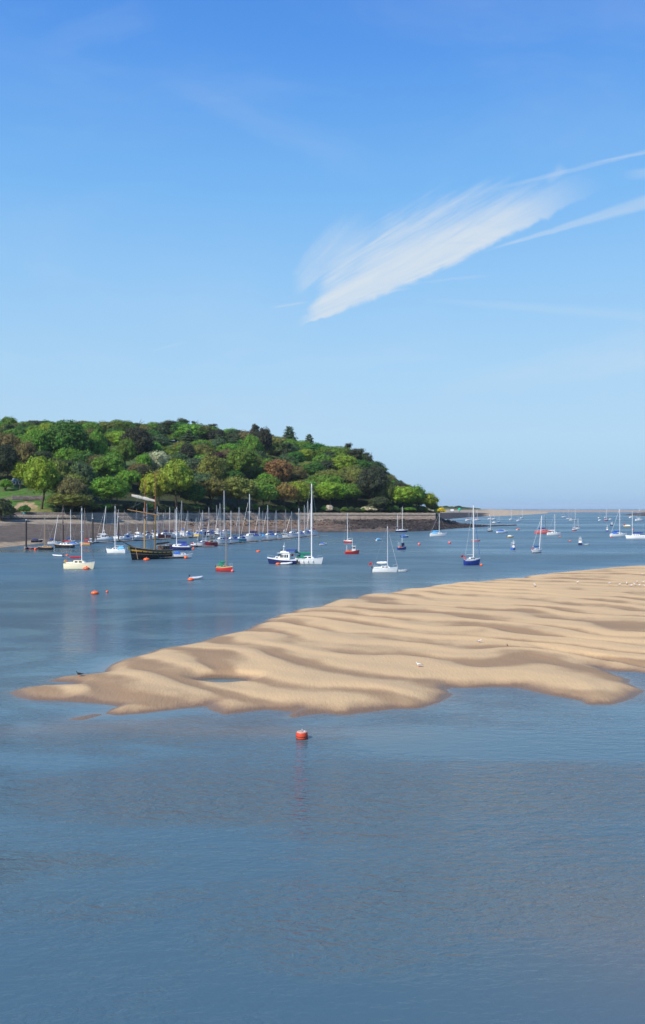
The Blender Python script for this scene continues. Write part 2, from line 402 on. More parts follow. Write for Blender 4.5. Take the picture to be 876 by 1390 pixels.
def strip(name, pts_front, pts_back, zmid, colr, n=120):
    """low bank between a front and a back shoreline given in picture columns/rows"""
    xs = np.linspace(pts_front[0][0], pts_front[-1][0], n)
    yf = np.interp(xs, *zip(*pts_front)); yb = np.interp(xs, *zip(*pts_back))
    Df = 15600 / (yf - HY); Db = 15600 / (yb - HY); rows = [-.02, 0, .15, .4, .7, .9, 1, 1.02]; zz = [-1, 0, .5, 1, .9, .5, 0, -1]
    V = []
    for t, z in zip(rows, zz):
        D = Df + (Db - Df) * t; end = np.clip(np.minimum(xs - xs[0], 1e9 if name == 'sandbank' else xs[-1] - xs) / 14, 0, 1)
        D = Df + (D - Df) * (.15 + .85 * end)
        X = (xs - 438) * D / F
        Z = z * zmid * (.5 + fbm(X * .01, D * .004, 3)) * (.2 + .8 * end) if z > 0 else np.full(n, float(z))
        V.append(np.stack([X, D, Z], -1))
    V = np.concatenate(V); c = np.tile(np.array(colr), (len(V), 1)) * (.8 + .4 * fbm(V[:, 0] * .01, V[:, 1] * .003, 3))[:, None]
    me = np_mesh(name, V, grid_faces(len(rows), n), bpy.data.materials['shore_ground'], {'Col': c})
    o = bpy.data.objects.new(name, me); col.objects.link(o); tag(o, kind='structure')
strip('sandbank', [(655, 694.6), (700, 695.3), (760, 695.4), (876, 695.2), (1400, 695.2)], [(655, 692.7), (700, 692.5), (876, 692.5), (1400, 692.5)], 1.1, (.36, .26, .19))
strip('rocky_shore', [(846, 699.3), (860, 699.7), (876, 700.8), (1000, 703), (1400, 706)], [(846, 698.3), (860, 697.2), (876, 696), (1000, 695.8), (1400, 695.6)], 2.4, (.09, .065, .055))

# ------------------------------------------------------------ sandbar mesh
def M_sand():
    m, nt, b = nodes_of('rippled_sand')
    tc = N(nt, 'ShaderNodeTexCoord').outputs['Object']
    h = N(nt, 'ShaderNodeAttribute', attribute_name='hgt').outputs['Fac']
    n1 = noise_n(nt, tc, .22, 5, .6, mapscale=(1, .7, 1)); n2 = noise_n(nt, tc, 3.5, 4, .65)
    n3 = noise_n(nt, tc, 22, 3, .7)
    hh = math_n(nt, 'MULTIPLY_ADD', math_n(nt, 'SUBTRACT', n1, .5), .55, h)
    hh = math_n(nt, 'MULTIPLY_ADD', math_n(nt, 'SUBTRACT', n2, .5), .12, hh)
    wet, damp_shade, dry = (.19, .116, .062), (.315, .200, .108), (.565, .390, .208)  # trough brown is part damp, part ripple shade put into the colour
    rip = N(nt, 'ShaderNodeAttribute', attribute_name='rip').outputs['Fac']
    c = mixc(nt, ramp(nt, hh, .04, .22), wet, damp_shade)
    dry_lit = math_n(nt, 'MULTIPLY_ADD', math_n(nt, 'SUBTRACT', n1, .5), 1.1, rip)  # follows the ripple profile: paints crests sunlit and dry, leaves troughs shaded
    dry_lit = math_n(nt, 'MULTIPLY', ramp(nt, dry_lit, .08, .62), ramp(nt, hh, .10, .42))
    c = mixc(nt, dry_lit, c, dry)
    c = mixc(nt, ramp(nt, n3, .3, .75, 0, .22), c, (.24, .17, .11))
    c = mixc(nt, ramp(nt, n2, .62, .78, 0, .25), c, (.25, .18, .12))
    L(nt, c, b.inputs['Base Color'])
    L(nt, ramp(nt, hh, .03, .35, .34, .95), b.inputs['Roughness'])
    b.inputs['Specular IOR Level'].default_value = .3
    rp = noise_n(nt, tc, 5.0, 2, .5, mapscale=(1, .35, 1), rot=(0, 0, R(25)), dist=.4)
    p = bump_n(nt, rp, .4, .10, None)
    bump_n(nt, n3, .35, .04, b, p)
    return m
gx = terr_axis([(-62, -44, 20), (-44, 60, 330), (60, 230, 200)]); gy = terr_axis([(48, 52, 4), (52, 100, 200), (100, 260, 340)])
GX, GY = np.meshgrid(gx, gy); BH, BSD = bar_height(GX, GY); BRIP = RIP
# keep the mesh only near the bar
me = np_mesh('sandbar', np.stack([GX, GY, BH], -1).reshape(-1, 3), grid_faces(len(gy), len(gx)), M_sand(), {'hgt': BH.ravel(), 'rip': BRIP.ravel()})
o = bpy.data.objects.new('sandbar', me); col.objects.link(o); tag(o, kind='structure')

# ------------------------------------------------------------ water
def M_water():
    m, nt, b = nodes_of('estuary_water')
    tc = N(nt, 'ShaderNodeTexCoord').outputs['Object']
    sh = N(nt, 'ShaderNodeAttribute', attribute_name='shallow').outputs['Fac']
    big = noise_n(nt, tc, .022, 4, .55, mapscale=(.55, 1, 1), rot=(0, 0, R(-20)))
    far = noise_n(nt, tc, .008, 5, .6, mapscale=(.30, 1, 1), rot=(0, 0, R(4)))
    calm = N(nt, 'ShaderNodeAttribute', attribute_name='calm').outputs['Fac']
    body = mixc(nt, ramp(nt, big, .35, .65), (.062, .118, .156), (.078, .130, .148))
    murk = N(nt, 'ShaderNodeAttribute', attribute_name='murk').outputs['Fac']
    body = mixc(nt, murk, body, (.058, .098, .090))
    body = mixc(nt, math_n(nt, 'MULTIPLY', sh, .8, clamp=True), body, (.24, .165, .11))
    L(nt, body, b.inputs['Base Color'])
    b.inputs['IOR'].default_value = 1.33
    mid = noise_n(nt, tc, .085, 4, .6, mapscale=(.5, 1, 1), rot=(0, 0, R(-24)), dist=.6)
    ruf = N(nt, 'ShaderNodeAttribute', attribute_name='ruffle').outputs['Fac']
    rr = math_n(nt, 'MULTIPLY_ADD', ruf, math_n(nt, 'MULTIPLY', ramp(nt, far, .38, .62, .5, 1.0), .36), .06)
    L(nt, rr, b.inputs['Roughness'])
    # waves
    w0 = noise_n(nt, tc, .55, 2, .5, mapscale=(.45, 1, 1), rot=(0, 0, R(24)), dist=.3)
    w1 = noise_n(nt, tc, 1.5, 3, .55, mapscale=(.38, 1, 1), rot=(0, 0, R(20)), dist=.5)
    w2 = noise_n(nt, tc, 4.2, 3, .6, mapscale=(.5, 1, 1), rot=(0, 0, R(-14)), dist=.5)
    amp = ramp(nt, math_n(nt, 'MULTIPLY_ADD', far, .5, math_n(nt, 'MULTIPLY', big, .5)), .38, .6, .5, 1.0)
    amp = math_n(nt, 'MULTIPLY', amp, ramp(nt, mid, .38, .60, .25, 1.5))
    amp = math_n(nt, 'MULTIPLY', amp, math_n(nt, 'MULTIPLY_ADD', calm, -.85, 1.0))
    w3 = noise_n(nt, tc, .11, 3, .6, mapscale=(.5, 1, 1), rot=(0, 0, R(12)), dist=.4)
    n0 = bump_n(nt, w0, amp, .12, None, bump_n(nt, w3, math_n(nt, 'MULTIPLY', amp, ruf), .30, None))
    n1 = bump_n(nt, w1, math_n(nt, 'MULTIPLY', amp, math_n(nt, 'MULTIPLY_ADD', ruf, .8, 1.0)), .24, None, n0)
    bump_n(nt, w2, amp, .15, b, n1)
    return m
def build_water():
    xs = terr_axis([(-30000, -4000, 8), (-4000, -300, 16), (-300, -50, 50), (-50, 120, 240), (120, 500, 60), (500, 4000, 12), (4000, 30000, 8)])
    ys = terr_axis([(-300, 15, 6), (15, 180, 280), (180, 300, 50), (300, 1500, 50), (1500, 9000, 20), (9000, 30000, 8)])
    X, Y = np.meshgrid(xs, ys); h, sd = bar_height(X, Y)
    near = (Y < 260) & (X > -80) & (X < 240)
    dist = np.where(near, -np.maximum(sd, sdist(X, Y, isl)), 1e3)
    sh = np.exp(-np.clip(dist, 0, 1e3) / .55) * .6
    # shoal showing through off the left tip of the bar
    cx, cy = at(150, 985); a = (X - cx - .0 * (Y - cy)); e = ((a) / 7.5) ** 2 + ((Y - cy - .2 * a) / 1.6) ** 2
    sh = np.maximum(sh, .50 * np.exp(-e * .8)); 
    cx, cy = at(330, 992); e = ((X - cx) / 9) ** 2 + ((Y - cy + .05 * (X - cx)) / 1.6) ** 2; sh = np.maximum(sh, .45 * np.exp(-e))
    cx, cy = at(900, 1290); e = ((X - cx) / 4.5) ** 2 + ((Y - cy) / 5) ** 2; sh = np.maximum(sh, .30 * np.exp(-e))
    calm = np.where(near, np.exp(-np.clip(dist, 0, 1e3) / 5.0), 0)
    front = sstep(Y, 50, 58) * (1 - sstep(Y, 60, 75)); 
    calm = np.clip(calm * .9 + .0 * front, 0, .9)
    # smooth water inside the bay of the bar and behind the marina
    cx, cy = at(660, 945); e = ((X - cx) / 6) ** 2 + ((Y - cy) / 3) ** 2; calm = np.maximum(calm, .85 * np.exp(-e))
    cx, cy = at(420, 1012); a = X - cx; e = (a / 14) ** 2 + ((Y - cy - .12 * a) / 5.5) ** 2; calm = np.maximum(calm, .72 * np.exp(-e ** 1.5))
    cx, cy = at(860, 965); e = ((X - cx) / 5) ** 2 + ((Y - cy) / 4) ** 2; calm = np.maximum(calm, .6 * np.exp(-e))
    cx, cy = at(30, 748); e = ((X - cx) / 45) ** 2 + ((Y - cy) / 14) ** 2; calm = np.maximum(calm, .8 * np.exp(-e ** 2))
    pts = at(40, 1085); a = X - pts[0]; b2 = Y - pts[1]; e = (a / 12) ** 2 + ((b2 + .35 * a) / 6.5) ** 2
    cx, cy = at(303, 924); e = ((X - cx) / 2.2) ** 2 + ((Y - cy) / 2.2) ** 2; sh = np.where(e < 1, .08, sh); calm = np.where(e < 1, .95, calm)
    murk = .7 * (1 - sstep(e + (fbm(X * .2, Y * .2, 3) - .5) * .5, .5, 1.2))
    me = np_mesh('water', np.stack([X, Y, X * 0], -1).reshape(-1, 3), grid_faces(len(ys), len(xs)), M_water(),
                 {'shallow': sh.ravel(), 'calm': calm.ravel(), 'ruffle': (sstep(Y, 60, 190) * (1 - calm)).ravel(), 'murk': murk.ravel()})
    o = bpy.data.objects.new('water', me); col.objects.link(o); tag(o, kind='structure')
build_water()
# line of surf on the far side of the sandbank
fm = MB()
for i in range(26):
    px = 655 + i * 13 + random.uniform(-3, 3); w = random.uniform(6, 12); y0 = 15600 / 1.75 + random.uniform(-400, 400)
    xa = (px - 438) * y0 / F; fm.add([(xa, y0, .05), (xa + w * y0 / F, y0 + 80, .05), (xa + w * y0 / F, y0 + 260, .35), (xa, y0 + 230, .35)], [(0, 1, 2, 3)])
tag(fm.build('surf', paint('sea_foam', (.8, .82, .84), .8, 0, .1)), kind='structure')

# ------------------------------------------------------------ trees
def M_leaf():
    if 'foliage' in MATS: return MATS['foliage']
    m, nt, b = nodes_of('foliage')
    oi = N(nt, 'ShaderNodeObjectInfo'); tc = N(nt, 'ShaderNodeTexCoord').outputs['Object']
    n1 = noise_n(nt, tc, 4.5, 4, .6); n2 = noise_n(nt, tc, 30, 2, .6)
    f = math_n(nt, 'MULTIPLY', ramp(nt, n1, .35, .65, .72, 1.28), ramp(nt, n2, .3, .7, .6, 1.4))
    hs = N(nt, 'ShaderNodeHueSaturation'); L(nt, oi.outputs['Color'], hs.inputs['Color'])
    L(nt, ramp(nt, n1, .3, .7, .485, .515), hs.inputs['Hue']); L(nt, f, hs.inputs['Value'])
    L(nt, hs.outputs[0], b.inputs['Base Color']); b.inputs['Roughness'].default_value = .7
    b.inputs['Specular IOR Level'].default_value = .25
    b.inputs['Transmission Weight'].default_value = 0
    tr = N(nt, 'ShaderNodeBsdfTranslucent'); L(nt, hs.outputs[0], tr.inputs['Color'])
    mx = N(nt, 'ShaderNodeMixShader'); mx.inputs[0].default_value = .22
    L(nt, b.outputs[0], mx.inputs[1]); L(nt, tr.outputs[0], mx.inputs[2])
    L(nt, mx.outputs[0], nt.nodes['Material Output'].inputs['Surface'])
    MATS['foliage'] = m; return m
ico_v = None
def ico():
    global ico_v
    if ico_v is None:
        import bmesh
        bm = bmesh.new(); bmesh.ops.create_icosphere(bm, subdivisions=1, radius=1)
        bm.verts.ensure_lookup_table()
        ico_v = (np.array([v.co[:] for v in bm.verts]), np.array([[v.index for v in f.verts] for f in bm.faces])); bm.free()
    return ico_v
def crown_mesh(name, lobes, leaves, leaf, seed, core=.76, flat=1.0):
    """lobes: list of (centre, radius xyz). Solid lumpy cores plus loose leaf sprays on each."""
    r = np.random.default_rng(seed); iv, fi = ico(); V = []; T = []; o = 0
    for c, rad in lobes:
        c = np.array(c); rad = np.array(rad)
        v = iv * rad * core * (1 + r.uniform(-.22, .18, (len(iv), 1))) + c
        V.append(v); T.append(fi + o); o += len(v)
        n = max(8, int(leaves * (rad.mean() / .13) ** 2))
        d = r.normal(size=(n, 3)); d /= np.linalg.norm(d, axis=1)[:, None]
        d[:, 2] = np.where(r.random(n) < .35, np.abs(d[:, 2]), d[:, 2])
        p = c + d * rad * r.uniform(.72, 1.38, (n, 1))
        nrm = d + r.normal(size=(n, 3)) * .55; nrm /= np.linalg.norm(nrm, axis=1)[:, None]
        u = np.cross(nrm, r.normal(size=(n, 3))); u /= np.linalg.norm(u, axis=1)[:, None]; w = np.cross(nrm, u)
        s = leaf * r.uniform(.6, 1.35, (n, 1)); asp = r.uniform(.45, .9, (n, 1))
        tri = np.stack([p - u * s * .6 - w * s * asp * .45, p + u * s * .6 - w * s * asp * .3, p + w * s * asp * .8], 1)
        V.append(tri.reshape(-1, 3)); T.append(np.arange(3 * n).reshape(-1, 3) + o); o += 3 * n
    me = np_mesh(name, np.concatenate(V), np.concatenate(T), M_leaf(), smooth=False)
    return me
def broad(seed, wide=.5, squat=1.):
    r = random.Random(seed); lobes = []
    n = 30
    for i in range(n):
        a = i * 2.39996 + r.uniform(-.3, .3); t = 1 - 1.45 * (i + .5) / n   # from top down past the equator
        q = math.sqrt(max(0, 1 - t * t)) * r.uniform(.72, 1.08); rr = r.uniform(.105, .185)
        lobes.append(((wide * .72 * q * math.cos(a), wide * .72 * q * math.sin(a), .60 + .30 * squat * t * r.uniform(.85, 1.1)), (rr * 1.15, rr * 1.15, rr * .82)))
    for i in range(20):
        a = r.uniform(0, 6.28); t = r.uniform(-.2, .95); q = math.sqrt(1 - t * t) * r.uniform(.95, 1.22); rr = r.uniform(.05, .09)
        lobes.append(((wide * .78 * q * math.cos(a), wide * .78 * q * math.sin(a), .60 + .36 * squat * t), (rr * 1.3, rr * 1.3, rr * .8)))
    for i in range(5):
        a = r.uniform(0, 6.28); lobes.append(((.12 * math.cos(a), .12 * math.sin(a), .5 + .08 * i * .5), (.22, .22, .17)))
    return lobes
def pine(seed):
    r = random.Random(seed); lobes = []
    for i in range(19):
        z = .42 + .52 * r.random() ** .8; q = .30 * (1.1 - abs(z - .66) * 1.7) * r.uniform(.3, 1.1); a = r.uniform(0, 6.28)
        rr = r.uniform(.08, .15); lobes.append(((q * math.cos(a), q * math.sin(a), z), (rr * 1.3, rr * 1.3, rr * .62)))
    lobes.append(((0, 0, .62), (.13, .13, .2))); return lobes
def cedar(seed):
    r = random.Random(seed); lobes = []
    for k, (z, w) in enumerate(((.34, .42), (.47, .45), (.59, .38), (.71, .30), (.82, .2), (.93, .09))):
        for i in range(9 if w > .2 else 5):
            a = i * 2.4 + k; q = w * math.sqrt((i + .5) / 9) ; lobes.append(((q * math.cos(a), q * math.sin(a), z + r.uniform(-.015, .02)), (.13 if w > .2 else .07, .13 if w > .2 else .07, .04)))
    return lobes
def spruce(seed):
    r = random.Random(seed); lobes = []
    for i in range(34):
        z = .16 + .8 * i / 34; w = .24 * (1 - z) + .03; a = i * 2.4; rr = .04 + .07 * (1 - z)
        lobes.append(((w * math.cos(a), w * math.sin(a), z), (rr * 1.3, rr * 1.3, rr * .7)))
    lobes.append(((0, 0, .45), (.1, .1, .3))); return lobes
def shrub(seed):
    r = random.Random(seed); lobes = []
    for i in range(18):
        a = i * 2.4; q = .42 * math.sqrt((i + .5) / 18); rr = r.uniform(.12, .2)
        lobes.append(((q * math.cos(a), q * math.sin(a), .22 + .45 * (1 - (q / .45) ** 2) * r.uniform(.6, 1.1)), (rr, rr, rr * .8)))
    return lobes
CR = {'broad': [crown_mesh('crown_mesh', broad(s, w, q), 125, .036, s) for s, w, q in ((1, .5, 1), (2, .55, .95), (3, .46, 1.1), (4, .6, .85), (5, .5, 1.0), (6, .54, 1.05))],
      'pine': [crown_mesh('crown_mesh', pine(s), 150, .036, s, .72) for s in (11, 12, 13)],
      'cedar': [crown_mesh('crown_mesh', cedar(s), 150, .034, s, .85) for s in (21,)],
      'spruce': [crown_mesh('crown_mesh', spruce(s), 210, .032, s, .7) for s in (31, 32)],
      'shrub': [crown_mesh('crown_mesh', shrub(s), 120, .05, s) for s in (41, 42, 43)]}
def trunk_mesh(seed, hgt, limbs=True):
    r = random.Random(seed); m = MB(); lean = Vector((r.uniform(-.03, .03), r.uniform(-.03, .03), 0))
    p = Vector((0, 0, -.06)); rad = .030; pts = [p]
    for i in range(4):
        q = Vector((lean.x * (i + 1), lean.y * (i + 1), hgt * (i + 1) / 4)); m.tube(p, q, rad, rad * .8, 7); p = q; rad *= .8; pts.append(q)
    if limbs:
        for i in range(7):
            b = pts[2 + i % 3]; a = i * 2.4 + r.uniform(-.4, .4); q = b + Vector((math.cos(a) * .2, math.sin(a) * .2, r.uniform(.1, .22)))
            k = b.lerp(q, .5) + Vector((0, 0, .03)); m.tube(b, k, .013, .009, 5); m.tube(k, q, .009, .004, 5)
    o = m.build('trunk', M_bark()); me = o.data; bpy.data.objects.remove(o); return me
TR = {'broad': [trunk_mesh(s, .62) for s in (1, 2, 3)], 'pine': [trunk_mesh(s, .85) for s in (4, 5)], 'cedar': [trunk_mesh(6, .92)],
      'spruce': [trunk_mesh(7, .9, False)], 'shrub': [trunk_mesh(8, .3)]}
COL = dict(bright=(0.218, 0.305, 0.025), mid=(0.120, 0.209, 0.025), deep=(0.056, 0.146, 0.021), olive=(0.176, 0.188, 0.039), brownish=(0.160, 0.140, 0.048), dark=(0.044, 0.049, 0.025), evergreen=(0.059, 0.089, 0.032), russet=(0.235, 0.145, 0.046), purple=(0.058, 0.020, 0.028), pale=(0.435, 0.488, 0.253), blossom=(0.704, 0.659, 0.483), lime=(0.282, 0.329, 0.025), gorse=(0.750, 0.512, 0.011), bluegreen=(0.077, 0.122, 0.048), fresh=(0.134, 0.278, 0.028))
NAMES = dict(broad='broadleaf_tree', pine='pine_tree', cedar='cedar_tree', spruce='conifer_tree', shrub='shrub')
def tree(kind, X, Y, Z, h, wfac, color, label, group=None, seed=None):
    r = random.Random(seed if seed is not None else random.random())
    root = empty(NAMES[kind], (X, Y, Z), r.uniform(0, 6.28))
    tag(root, label, {'shrub': 'shrub'}.get(kind, 'tree'), group)
    c = bpy.data.objects.new('crown', r.choice(CR[kind])); col.objects.link(c); c.parent = root
    t = bpy.data.objects.new('trunk', r.choice(TR[kind])); col.objects.link(t); t.parent = root
    c.scale = (h * wfac, h * wfac, h); t.scale = (h * .9, h * .9, h)
    j = lambda v: v * r.uniform(.88, 1.12)
    bs = COL[color]; c.color = (bs[0] * r.uniform(.93, 1.05), j(bs[1]), j(bs[2]), 1)
    return root
# crown natural widths as fraction of height for each kind
CW = dict(broad=.98, pine=.78, cedar=1.05, spruce=.55, shrub=1.15)
trees = []     # (px, py_centre, halfwidth px, D)
def tree_px(kind, px, ptop, wpx, pbase, color, label, group=None, seed=None):
    """crown top row, crown width, base row on the hill"""
    D, z = hill_D_at_row(px, pbase); s = F / D
    if pbase > 694 and px > 112:
        d_, z_ = prof(px); D = max(D, d_[4] + .40 * wpx / s); z = float(np.interp(D, d_, z_)); s = F / D
    ytrue = HY - (z - H) * s
    h = (ytrue - ptop) / s; h = max(h, 3)
    wf = (wpx / s) / h / CW[kind]
    tree(kind, (px - 438) / s, D, z - .2, h, wf, color, label, group, seed)
    trees.append((px, ptop + .4 * (ytrue - ptop), wpx * .5, D))
T_ = tree_px
# individually recognisable trees: kind, px, top row, width, base row, colour
T_('broad', 56, 622, 48, 692, 'bright', 'bright lime green tree with round crown and forked trunk, standing beside the lawn')
T_('broad', 27, 628, 22, 664, 'ochre' if 'ochre' in COL else 'lime', 'small yellow tinged tree just left of the bright lime tree')
T_('broad', 92, 572, 56, 640, 'deep', 'huge dark green round crown high on the left of the hill, largest of all')
T_('broad', 50, 583, 34, 640, 'fresh', 'vivid green tree left of the huge dark green crown')
T_('broad', 132, 584, 24, 640, 'fresh', 'light green tree right of the huge dark green crown')
T_('broad', 10, 588, 40, 640, 'brownish', 'brown budding tree with broad crown at the upper left edge')
T_('broad', 6, 605, 40, 662, 'dark', 'dark evergreen crown at the left edge above the lawn')
T_('broad', 36, 600, 30, 648, 'brownish', 'brown leaved tree below the vivid green tree at the left')
T_('broad', 12, 565, 22, 596, 'mid', 'small green dome on the skyline near the left edge')
T_('broad', 98, 646, 34, 700, 'brownish', 'brown purple young tree with thin trunk right of the bright lime tree')
T_('broad', 96, 668, 58, 703, 'olive', 'low wide olive brown tree overhanging the sea wall')
T_('broad', 78, 625, 36, 676, 'olive', 'olive tree behind and right of the bright lime tree')
T_('broad', 112, 628, 32, 680, 'bluegreen', 'grey green tree above the low overhanging olive tree')
T_('broad', 148, 648, 52, 703, 'fresh', 'broad vivid green tree touching the sea wall left of the tall ship')
T_('broad', 186, 582, 46, 636, 'dark', 'large blackish evergreen crown in the upper middle left')
T_('broad', 172, 596, 26, 640, 'mid', 'steep green tree left of the blackish evergreen')
T_('cedar', 187, 574, 34, 618, 'evergreen', 'dark flat topped conifer just under the skyline above the blackish evergreen')
T_('cedar', 257, 584, 36, 615, 'evergreen', 'cedar with flat dark shelf of branches near the skyline')
T_('pine', 231, 571, 18, 600, 'dark', 'leaning blackish pine on the skyline, first of the skyline group')
T_('pine', 247, 568, 22, 600, 'evergreen', 'broad skyline pine right of the leaning blackish pine')
T_('pine', 264, 571, 10, 600, 'dark', 'narrow dark pine with bare top on the skyline')
T_('pine', 285, 575, 22, 604, 'dark', 'dark ragged pine with a side branch reaching over the skyline')
T_('spruce', 277, 576, 9, 604, 'evergreen', 'thin dark conifer between two skyline pines')
T_('broad', 214, 612, 30, 650, 'pale', 'pale silvery green tree in white leaf in the middle of the hill')
T_('broad', 196, 616, 22, 650, 'fresh', 'small fresh green tree left of the pale silvery tree')
T_('broad', 254, 602, 22, 640, 'dark', 'dark narrow crown below the cedar with the flat shelf')
T_('broad', 296, 614, 24, 645, 'purple', 'purple leaved copper beech in the middle of the hill')
T_('broad', 342, 590, 22, 630, 'fresh', 'bright green tree under the skyline at the centre of the hill')
T_('broad', 358, 580, 22, 628, 'dark', 'dark brown green pine crown left of the tall cedar on the skyline')
T_('spruce', 393, 577, 26, 612, 'evergreen', 'tall pointed cedar standing above the skyline at the hill centre')
T_('spruce', 420, 588, 20, 616, 'evergreen', 'second pointed cedar on the skyline, right of the tallest one')
T_('pine', 346, 576, 14, 606, 'dark', 'small dark rounded pine on the skyline left of the cedars')
T_('broad', 378, 624, 38, 668, 'russet', 'copper brown tree, upper of the two rusty crowns')
T_('broad', 388, 655, 30, 700, 'russet', 'copper brown tree near the wall, lower of the two rusty crowns')
T_('broad', 322, 648, 50, 703, 'olive', 'wide olive green tree above the sea wall at the centre')
T_('broad', 357, 655, 42, 703, 'fresh', 'vivid green tree above the wall right of the wide olive tree')
T_('broad', 328, 608, 40, 660, 'mid', 'rounded green tree behind the purple leaved beech')
T_('broad', 286, 620, 38, 680, 'olive', 'tall olive brown tree below the purple leaved beech')
T_('broad', 240, 625, 44, 690, 'bright', 'yellow green tree with broad crown behind the tall ship masts')
T_('broad', 210, 640, 36, 700, 'lime', 'yellowish tree right behind the upper mast of the tall ship')
T_('pine', 471, 602, 16, 634, 'dark', 'dark pine with rounded crown on the falling skyline')
T_('pine', 484, 609, 26, 648, 'dark', 'umbrella shaped dark pine on the right skyline')
T_('pine', 500, 614, 14, 644, 'dark', 'small ragged pine at the right of the umbrella shaped pine')
T_('broad', 506, 634, 42, 690, 'dark', 'dark blackish tree mass low on the right of the hill')
T_('broad', 523, 652, 24, 692, 'olive', 'yellow olive tree right of the dark mass')
T_('broad', 548, 660, 38, 701, 'bright', 'yellow green tree near the right end of the wood')
T_('broad', 580, 668, 26, 702, 'bright', 'last bright green tree at the tip of the wood')
T_('broad', 564, 658, 26, 697, 'mid', 'green tree behind the last bright trees at the tip')
T_('shrub', 500, 684, 24, 703, 'blossom', 'hawthorn bush in white blossom on top of the sea wall')
T_('shrub', 447, 682, 14, 700, 'blossom', 'small white blossoming bush left of the larger blossoming hawthorn')
T_('broad', 556, 688, 16, 704, 'fresh', 'small vivid green bush growing on the wall at the right')
T_('broad', 516, 674, 28, 703, 'evergreen', 'dark green holly like tree behind the wall near the two masted boat')
# planted round the lawn
for (px, tp, w, bs, c, lb) in ((33, 680, 18, 699, 'deep', 'dark green round bush on the bare earth bank above the wall'), (8, 645, 22, 664, 'fresh', 'light green bush bordering the lawn at the left edge'),
                               (22, 688, 12, 703, 'olive', 'low olive bush on the bank just behind the wall'), (44, 652, 10, 660, 'olive', 'pale low shrub on the flower border above the lawn'),
                               (34, 654, 10, 661, 'brownish', 'brown low shrub on the flower border above the lawn')):
    T_('shrub', px, tp, w, bs, c, lb)
# big bush standing on the beach side at the left edge
D0 = 392; 
tree('shrub', (2 - 438) * D0 / F, D0, 7.0, 13.5, .95, 'evergreen', 'large dark green bush bulging over the beach at the left edge')
tree('shrub', (-26 - 438) * D0 / F, D0 + 3, 7.4, 15, .95, 'dark', 'dark bush just beyond the left edge of the wall')
# infill of the wood
PALW = [('broad', 'mid', 16), ('broad', 'olive', 18), ('broad', 'deep', 10), ('broad', 'bright', 9), ('broad', 'fresh', 18), ('broad', 'brownish', 7), ('pine', 'evergreen', 4), ('broad', 'dark', 6), ('broad', 'bluegreen', 7)]
LBL = {'mid': 'mid green rounded tree packed into the wooded hillside', 'olive': 'olive green tree packed into the wooded hillside', 'deep': 'deep green tree packed into the wooded hillside',
       'bright': 'yellow green tree in new leaf packed into the wooded hillside', 'fresh': 'fresh vivid green tree packed into the wooded hillside', 'brownish': 'brownish budding tree packed into the wooded hillside',
       'evergreen': 'dark green pine packed into the wooded hillside', 'dark': 'blackish green crown packed into the wooded hillside', 'bluegreen': 'grey green tree packed into the wooded hillside', 'russet': 'rusty brown tree packed into the wooded hillside'}
placed = [((t[0] - 438) * t[3] / F, t[3], t[2] * t[3] / F) for t in trees]
cnt = 0
for tries in range(14000):
    if cnt >= 245: break
    px = random.uniform(-70, 592); d, z = prof(px)
    D = random.uniform(d[4] + 7, d[6] + 4); u = (D - d[4]) / (d[6] - d[4])
    zz = float(np.interp(D, d, z)); X = (px - 438) * D / F
    if px < 70 and D < d[5] + 2: continue
    s = F / D; row = HY - (zz - H) * s
    h = random.uniform(12, 18) * (1 if px < 500 else np.interp(px, [500, 592], [1, .55]))
    if u > .8: h *= .85
    w = h * random.uniform(.9, 1.2)
    crow = row - h * .6 * s
    if any((X - a) ** 2 + (D - b) ** 2 < (.37 * (w * .5 + c) + 2.0) ** 2 for a, b, c in placed): continue
    if any(abs(px - t[0]) < t[2] * .55 and abs(crow - t[1]) < t[2] * .55 and D < t[3] for t in trees[:54]): continue
    top = row - h * s; lim = float(np.interp(px, skyx, skyy)) - 2
    if top < lim: h = (row - lim) / s * random.uniform(.93, 1.0); w = min(w, h * 1.2)
    if h < 3.5: continue
    k = random.choices(PALW, [q[2] for q in PALW])[0]
    if u > .85 and random.random() < .15: k = ('pine', 'evergreen', 0)
    tree(k[0], X, D, zz - .3, h, (w / h) / CW[k[0]] if k[0] == 'broad' else 1., k[1], LBL[k[1]], LBL[k[1]].replace(' tree', ' trees'), seed=tries)
    placed.append((X, D, w * .5)); cnt += 1
for i in range(46):
    px = -30 + i * 12.6 + random.uniform(-4, 4); d, z = prof(px); D = d[6] - random.uniform(0, 22) * min(1, (594 - px) / 120); zz = float(np.interp(D, d, z)); s = F / D
    row = HY - (zz - H) * s; lim = float(np.interp(px, skyx, skyy)) + random.uniform(0, 4); h = (row - lim) / s
    if h < 3 or px > 590: continue
    c_ = random.choice(['olive', 'brownish', 'mid', 'deep', 'dark', 'evergreen', 'mid', 'fresh']); w_ = max(h, 7) * random.uniform(.95, 1.35)
    tree('broad', (px - 438) / s, D, zz - .3, h, w_ / h / .98, c_, 'crown in the unbroken tree line along the top of the hill', 'crowns in the unbroken tree line along the top of the hill', seed=5000 + i)
    for q in (-1, 1):
        tree('shrub', (px + q * 4 - 438) / s, D - 5 + q, zz - 1.2, max(3, h * random.uniform(.55, .75)), 1.25, random.choice(['olive', 'mid', 'deep', 'dark']), 'low bush filling the gaps under the tree line at the top of the hill', 'bushes filling the gaps under the tree line at the top of the hill', seed=7000 + 2 * i + q)
print('infill trees', cnt)
